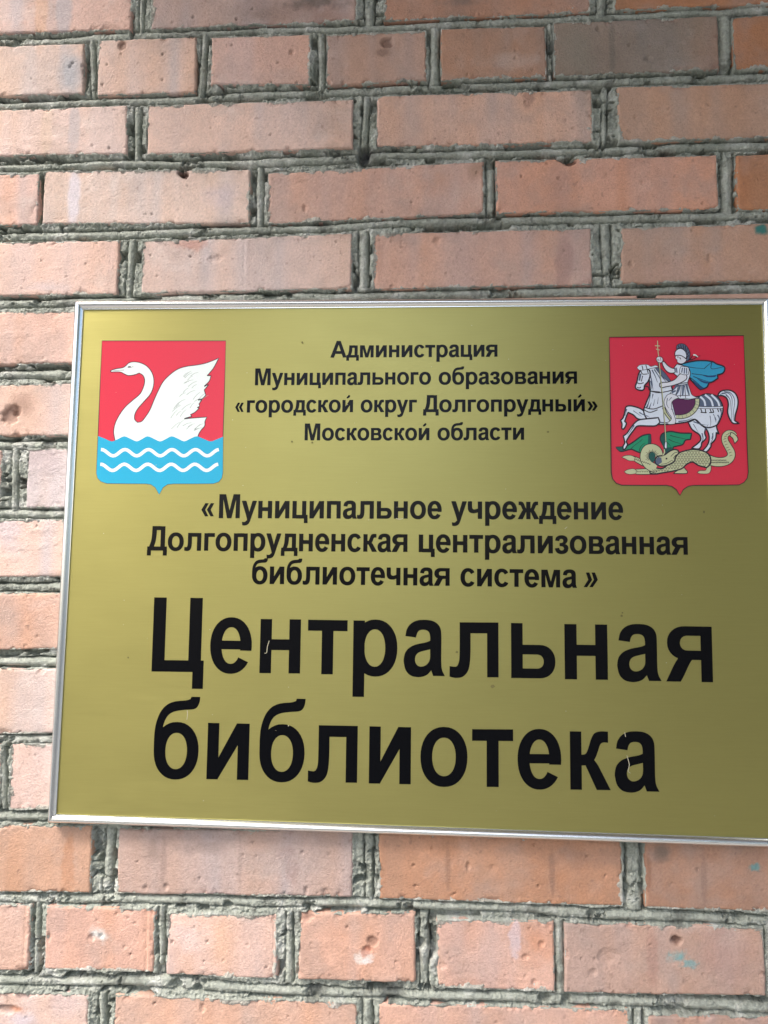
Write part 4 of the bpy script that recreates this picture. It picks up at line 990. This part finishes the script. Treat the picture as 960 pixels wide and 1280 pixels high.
    lines('skirt_pleats', V_GREY, [[(480, 365), (470, 400), (455, 425)], [(500, 365), (498, 400), (495, 430)], [(518, 362), (526, 395), (535, 425)], [(430, 410), (455, 400)], [(465, 365), (440, 395)]], 2.4, 1.8)
    lines('skirt_edges', V_LINE, [[(489, 368), (482, 440)], [(508, 368), (514, 445)], [(470, 366), (455, 430)], [(455, 362), (490, 366), (530, 358)], [(450, 432), (480, 430), (540, 428)]], 0.6)
    piece('rider_torso', V_SILVER, [(462, 240), (500, 250), (530, 262), (542, 300), (525, 352), (468, 358), (470, 320), (445, 298), (440, 270)], 1.1)
    piece('rider_arm', V_FLESH, [(452, 268), (430, 264), (405, 248), (385, 225), (372, 228), (378, 250), (395, 278), (420, 294), (450, 292)], 1.1)
    piece('rider_arm', V_FLESH, [(480, 300), (518, 300), (520, 328), (490, 350), (440, 368), (398, 376), (370, 382), (356, 372), (358, 356), (382, 350), (410, 348), (450, 332)], 1.1)
    piece('sleeve', V_SILVER, [(485, 255), (525, 258), (534, 275), (530, 302), (505, 305), (478, 296), (478, 275)], 0.7)
    lines('sleeve_lines', V_GREY, [[(495, 262), (490, 292)], [(508, 262), (505, 298)], [(520, 264), (520, 298)], [(448, 262), (452, 290)], [(458, 262), (462, 292)]], 1.2)
    piece('rider_leg', V_FLESH, [(400, 430), (425, 418), (455, 428), (472, 442), (440, 458), (428, 480), (432, 510), (444, 545), (455, 580), (448, 600), (415, 602), (398, 594), (422, 580), (428, 560), (412, 535), (392, 500), (384, 465)], 0.7)
    lines('leg_lines', V_GREY, [[(405, 445), (400, 480), (412, 505)], [(425, 510), (438, 512)], [(430, 440), (412, 460)]], 0.9, 0.5)
    piece('rider_face', V_FLESH, [(455, 190), (452, 205), (462, 215), (466, 230), (490, 238), (512, 226), (522, 200), (515, 185), (480, 182)], 0.6)
    piece('helmet', V_SILVER, [(448, 190), (450, 170), (462, 154), (485, 147), (508, 160), (520, 185), (515, 210), (505, 200), (480, 188)], 1.1)
    piece('helmet_crest', V_GREY, [(458, 150), (462, 128), (485, 118), (510, 124), (530, 148), (540, 182), (532, 215), (518, 225), (520, 190), (508, 160), (485, 144)], 0.8)
    lines('crest_lines', V_LINE, [[(470, 128), (476, 145)], [(484, 122), (488, 144)], [(498, 124), (502, 150)], [(512, 130), (512, 160)], [(524, 146), (518, 170)], [(532, 168), (522, 186)], [(534, 188), (522, 200)], [(462, 198), (472, 198)], [(478, 200), (484, 212)]], 0.8)
    lines('ribbon_dark', V_LINE, [[(525, 222), (545, 205), (560, 188), (585, 200)], [(530, 215), (556, 212), (585, 196), (602, 190)]], 1.1, 0.5); lines('ribbon', V_WHITE, [[(560, 186), (572, 186), (588, 198)]], 1.8, 0.8)
    # spear over everything
    lines('spear_edge', V_LINE, [[(346, 200), (360, 300), (374, 440), (388, 600), (396, 720)]], 1.1); lines('spear', V_CREAM, [[(345, 100), (347, 150), (352, 200), (362, 300), (376, 440), (389, 600), (396, 725)]], 0.75)
    lines('spear_cross', V_CREAM, [[(330, 130), (360, 132)], [(336, 150), (358, 156)]], 0.8); piece('spear_head', V_SILVER, [(392, 705), (400, 712), (400, 742), (394, 748), (388, 735)], 0.4)
    piece('rider_hand', V_FLESH, [(338, 208), (345, 198), (362, 196), (375, 206), (376, 222), (366, 232), (350, 230), (340, 220)], 0.7)
    lines('finger_lines', V_LINE, [[(342, 212), (356, 212)], [(345, 220), (358, 220)], [(362, 200), (366, 222)]], 0.45)
    # front outline of the whole shield last
    print('layers end', lay[0] - A)
    ln.dep = lay[0] + 0.00005
    o2 = Print(lay[0] + 0.00002); o2.stroke(outl, 0.9, closed=True); o2.build('outline', V_LINE, sh)


horse_shield()


# ------------------------------------------------------------------ scratches and specks on the board
def marks():
    pr = Print(INK + 0.0004)
    for s_ in [[zl(432, 158), zl(426, 178), zl(424, 196), zl(417, 199)], [zl(166, 384), zl(167, 396), zl(165, 414)], [zr(625, 455), zr(628, 470)], [zr(632, 530), zr(640, 560), zr(636, 580), zr(644, 588)], [(708, 478), (706.5, 479.5)], [(706, 661), (709, 658.5)], [(495, 648), (500, 649), (504, 648)]]:
        pr.stroke(smooth(s_, 4, False, corner=170), 0.8, 0.6)
    rr = random.Random(9)
    for k in range(46):
        x = rr.uniform(110, 945); y = rr.uniform(395, 1035); r = rr.uniform(0.25, 0.7)
        pr.poly([(x + r * math.cos(a) * rr.uniform(.6, 1.4), y + r * math.sin(a)) for a in (0, 1.3, 2.6, 3.8, 5.1)])
    tag(pr.build('paint_specks', vinyl('pale_specks', (190, 185, 160), 0.7), sign), kind='stuff')
    pr = Print(INK + 0.0004)
    for (x, y, r) in [(616, 858, 2.2), (571, 815, 1.6), (777, 770, 1.6), (778, 766, 1.2), (390, 553, 1.2), (365, 552, 1.5), (160, 822, 1.2), (378, 428, 1.5), (880, 640, 1.6), (685, 540, 1.4)]:
        pr.poly([(x + r * math.cos(a) * rr.uniform(.6, 1.3), y + r * math.sin(a) * rr.uniform(.7, 1.3)) for a in (0, 1, 2, 3, 4, 5)])
    tag(pr.build('dirt_specks', vinyl('brown_specks', (112, 106, 60), 0.8), sign), kind='stuff')


marks()


# ------------------------------------------------------------------ trees across the yard: they are what the metal mirrors
def build_shade_slab():  # slab added out of view; its shadow darkens the right of the wall
    m, t, b = mat('shade_slab_concrete', (0.34, 0.33, 0.31), 0.85)
    t.links.new(ramp(t, noise_node(t, 9, 8, 0.65), 0.3, 0.7, (0.24, 0.235, 0.22, 1), (0.42, 0.41, 0.39, 1)), b.inputs['Base Color']); bump(t, b, noise_node(t, 60, 6), 0.5, 0.01)
    x0, x1, y0, y1, z0, z1 = SHADE_SLAB
    root = empty('added_shade_slab', (0, 0, 0)); tag(root, 'grey concrete canopy slab added out of view to shade the right of the wall', 'occluder')

    def slab(name, a, b_, c, d, e_, f, ch=0.012):
        vs = []
        for z, i in ((e_, ch), (e_ + ch, 0), (f - ch, 0), (f, ch)):
            vs += [(a + i, c + i, z), (b_ - i, c + i, z), (b_ - i, d, z), (a + i, d, z)]
        fs = [(3, 2, 1, 0), (12, 13, 14, 15)]
        for r in range(3):
            for k in range(4): l = (k + 1) % 4; fs.append((4 * r + k, 4 * r + l, 4 * r + 4 + l, 4 * r + 4 + k))
        mesh_obj(name, vs, fs, m, root)
    slab('slab', x0, x1, y0, y1, z0, z1)
    slab('upstand', x0 - 0.03, x1 + 0.03, y0 - 0.06, y0 - 0.002, z0 - 0.03, z1 + 0.06)


build_shade_slab()


def build_trees():
    mb, t, b = mat('bark', (0.10, 0.075, 0.05), 0.9); bump(t, b, noise_node(t, 12, 6, 0.6, (4, 4, 1)), 0.8, 0.03)
    ml, t, b = mat('leaves', (0.07, 0.12, 0.035), 0.55)
    r = N(t, 'ShaderNodeNewGeometry'); t.links.new(ramp(t, r.outputs['Random Per Island'], 0, 1, (0.045, 0.085, 0.02, 1), (0.10, 0.16, 0.05, 1)), b.inputs['Base Color'])
    for i, (x, y, hh, rr, lab) in enumerate([(-6.0, -10, 9.0, 3.0, 'broad green tree farthest left across the yard'), (4.0, -10.0, 8.5, 2.6, 'middle green tree of the three across the yard from the sign'), (7.4, -8.0, 9.5, 3.2, 'tallest green tree to the right across the yard')]):
        root = empty('broadleaf_tree', (x, y, 0)); tag(root, lab, 'tree', 'trees across the yard')
        vs, fs = [], []
        def tube(p, q, r0, r1, n=8):
            p = Vector(p); q = Vector(q); ax = (q - p).normalized(); a = ax.orthogonal().normalized(); c = ax.cross(a); k = len(vs)
            for (o, r_) in ((p, r0), (q, r1)):
                for j in range(n):
                    an = 2 * math.pi * j / n; vs.append(tuple(o + (a * math.cos(an) + c * math.sin(an)) * r_))
            for j in range(n): fs.append((k + j, k + (j + 1) % n, k + n + (j + 1) % n, k + n + j))
        tube((0, 0, 0), (0.1, 0, hh * .35), .2, .15); tube((0.1, 0, hh * .35), (0, .1, hh * .75), .15, .06)
        cl = []
        for k in range(7):
            a = k * 2.4; z = hh * (0.35 + 0.05 * k); e_ = (math.cos(a) * rr * .7, math.sin(a) * rr * .7, z + hh * .18); tube((0.05, 0, z), e_, .07, .02, 6); cl.append(e_)
        for k in range(16): cl.append((rng.normal(0, rr * .45), rng.normal(0, rr * .45), hh * rng.uniform(.45, .95)))
        mesh_obj('trunk', vs, fs, mb, root)
        cl = np.array(cl); n = 6000
        c = cl[rng.randint(0, len(cl), n)] + rng.normal(0, rr * .2, (n, 3))
        a = rng.normal(0, 1, (n, 3)); a /= np.linalg.norm(a, axis=1)[:, None]; b2 = np.cross(a, rng.normal(0, 1, (n, 3))); b2 /= np.linalg.norm(b2, axis=1)[:, None]
        s = rng.uniform(.10, .2, (n, 1)); V = np.stack([c + a * s, c + b2 * s * .6, c - a * s, c - b2 * s * .6], 1).reshape(-1, 3)
        mesh_obj('crown', V, np.arange(4 * n).reshape(-1, 4), ml, root)


build_trees()
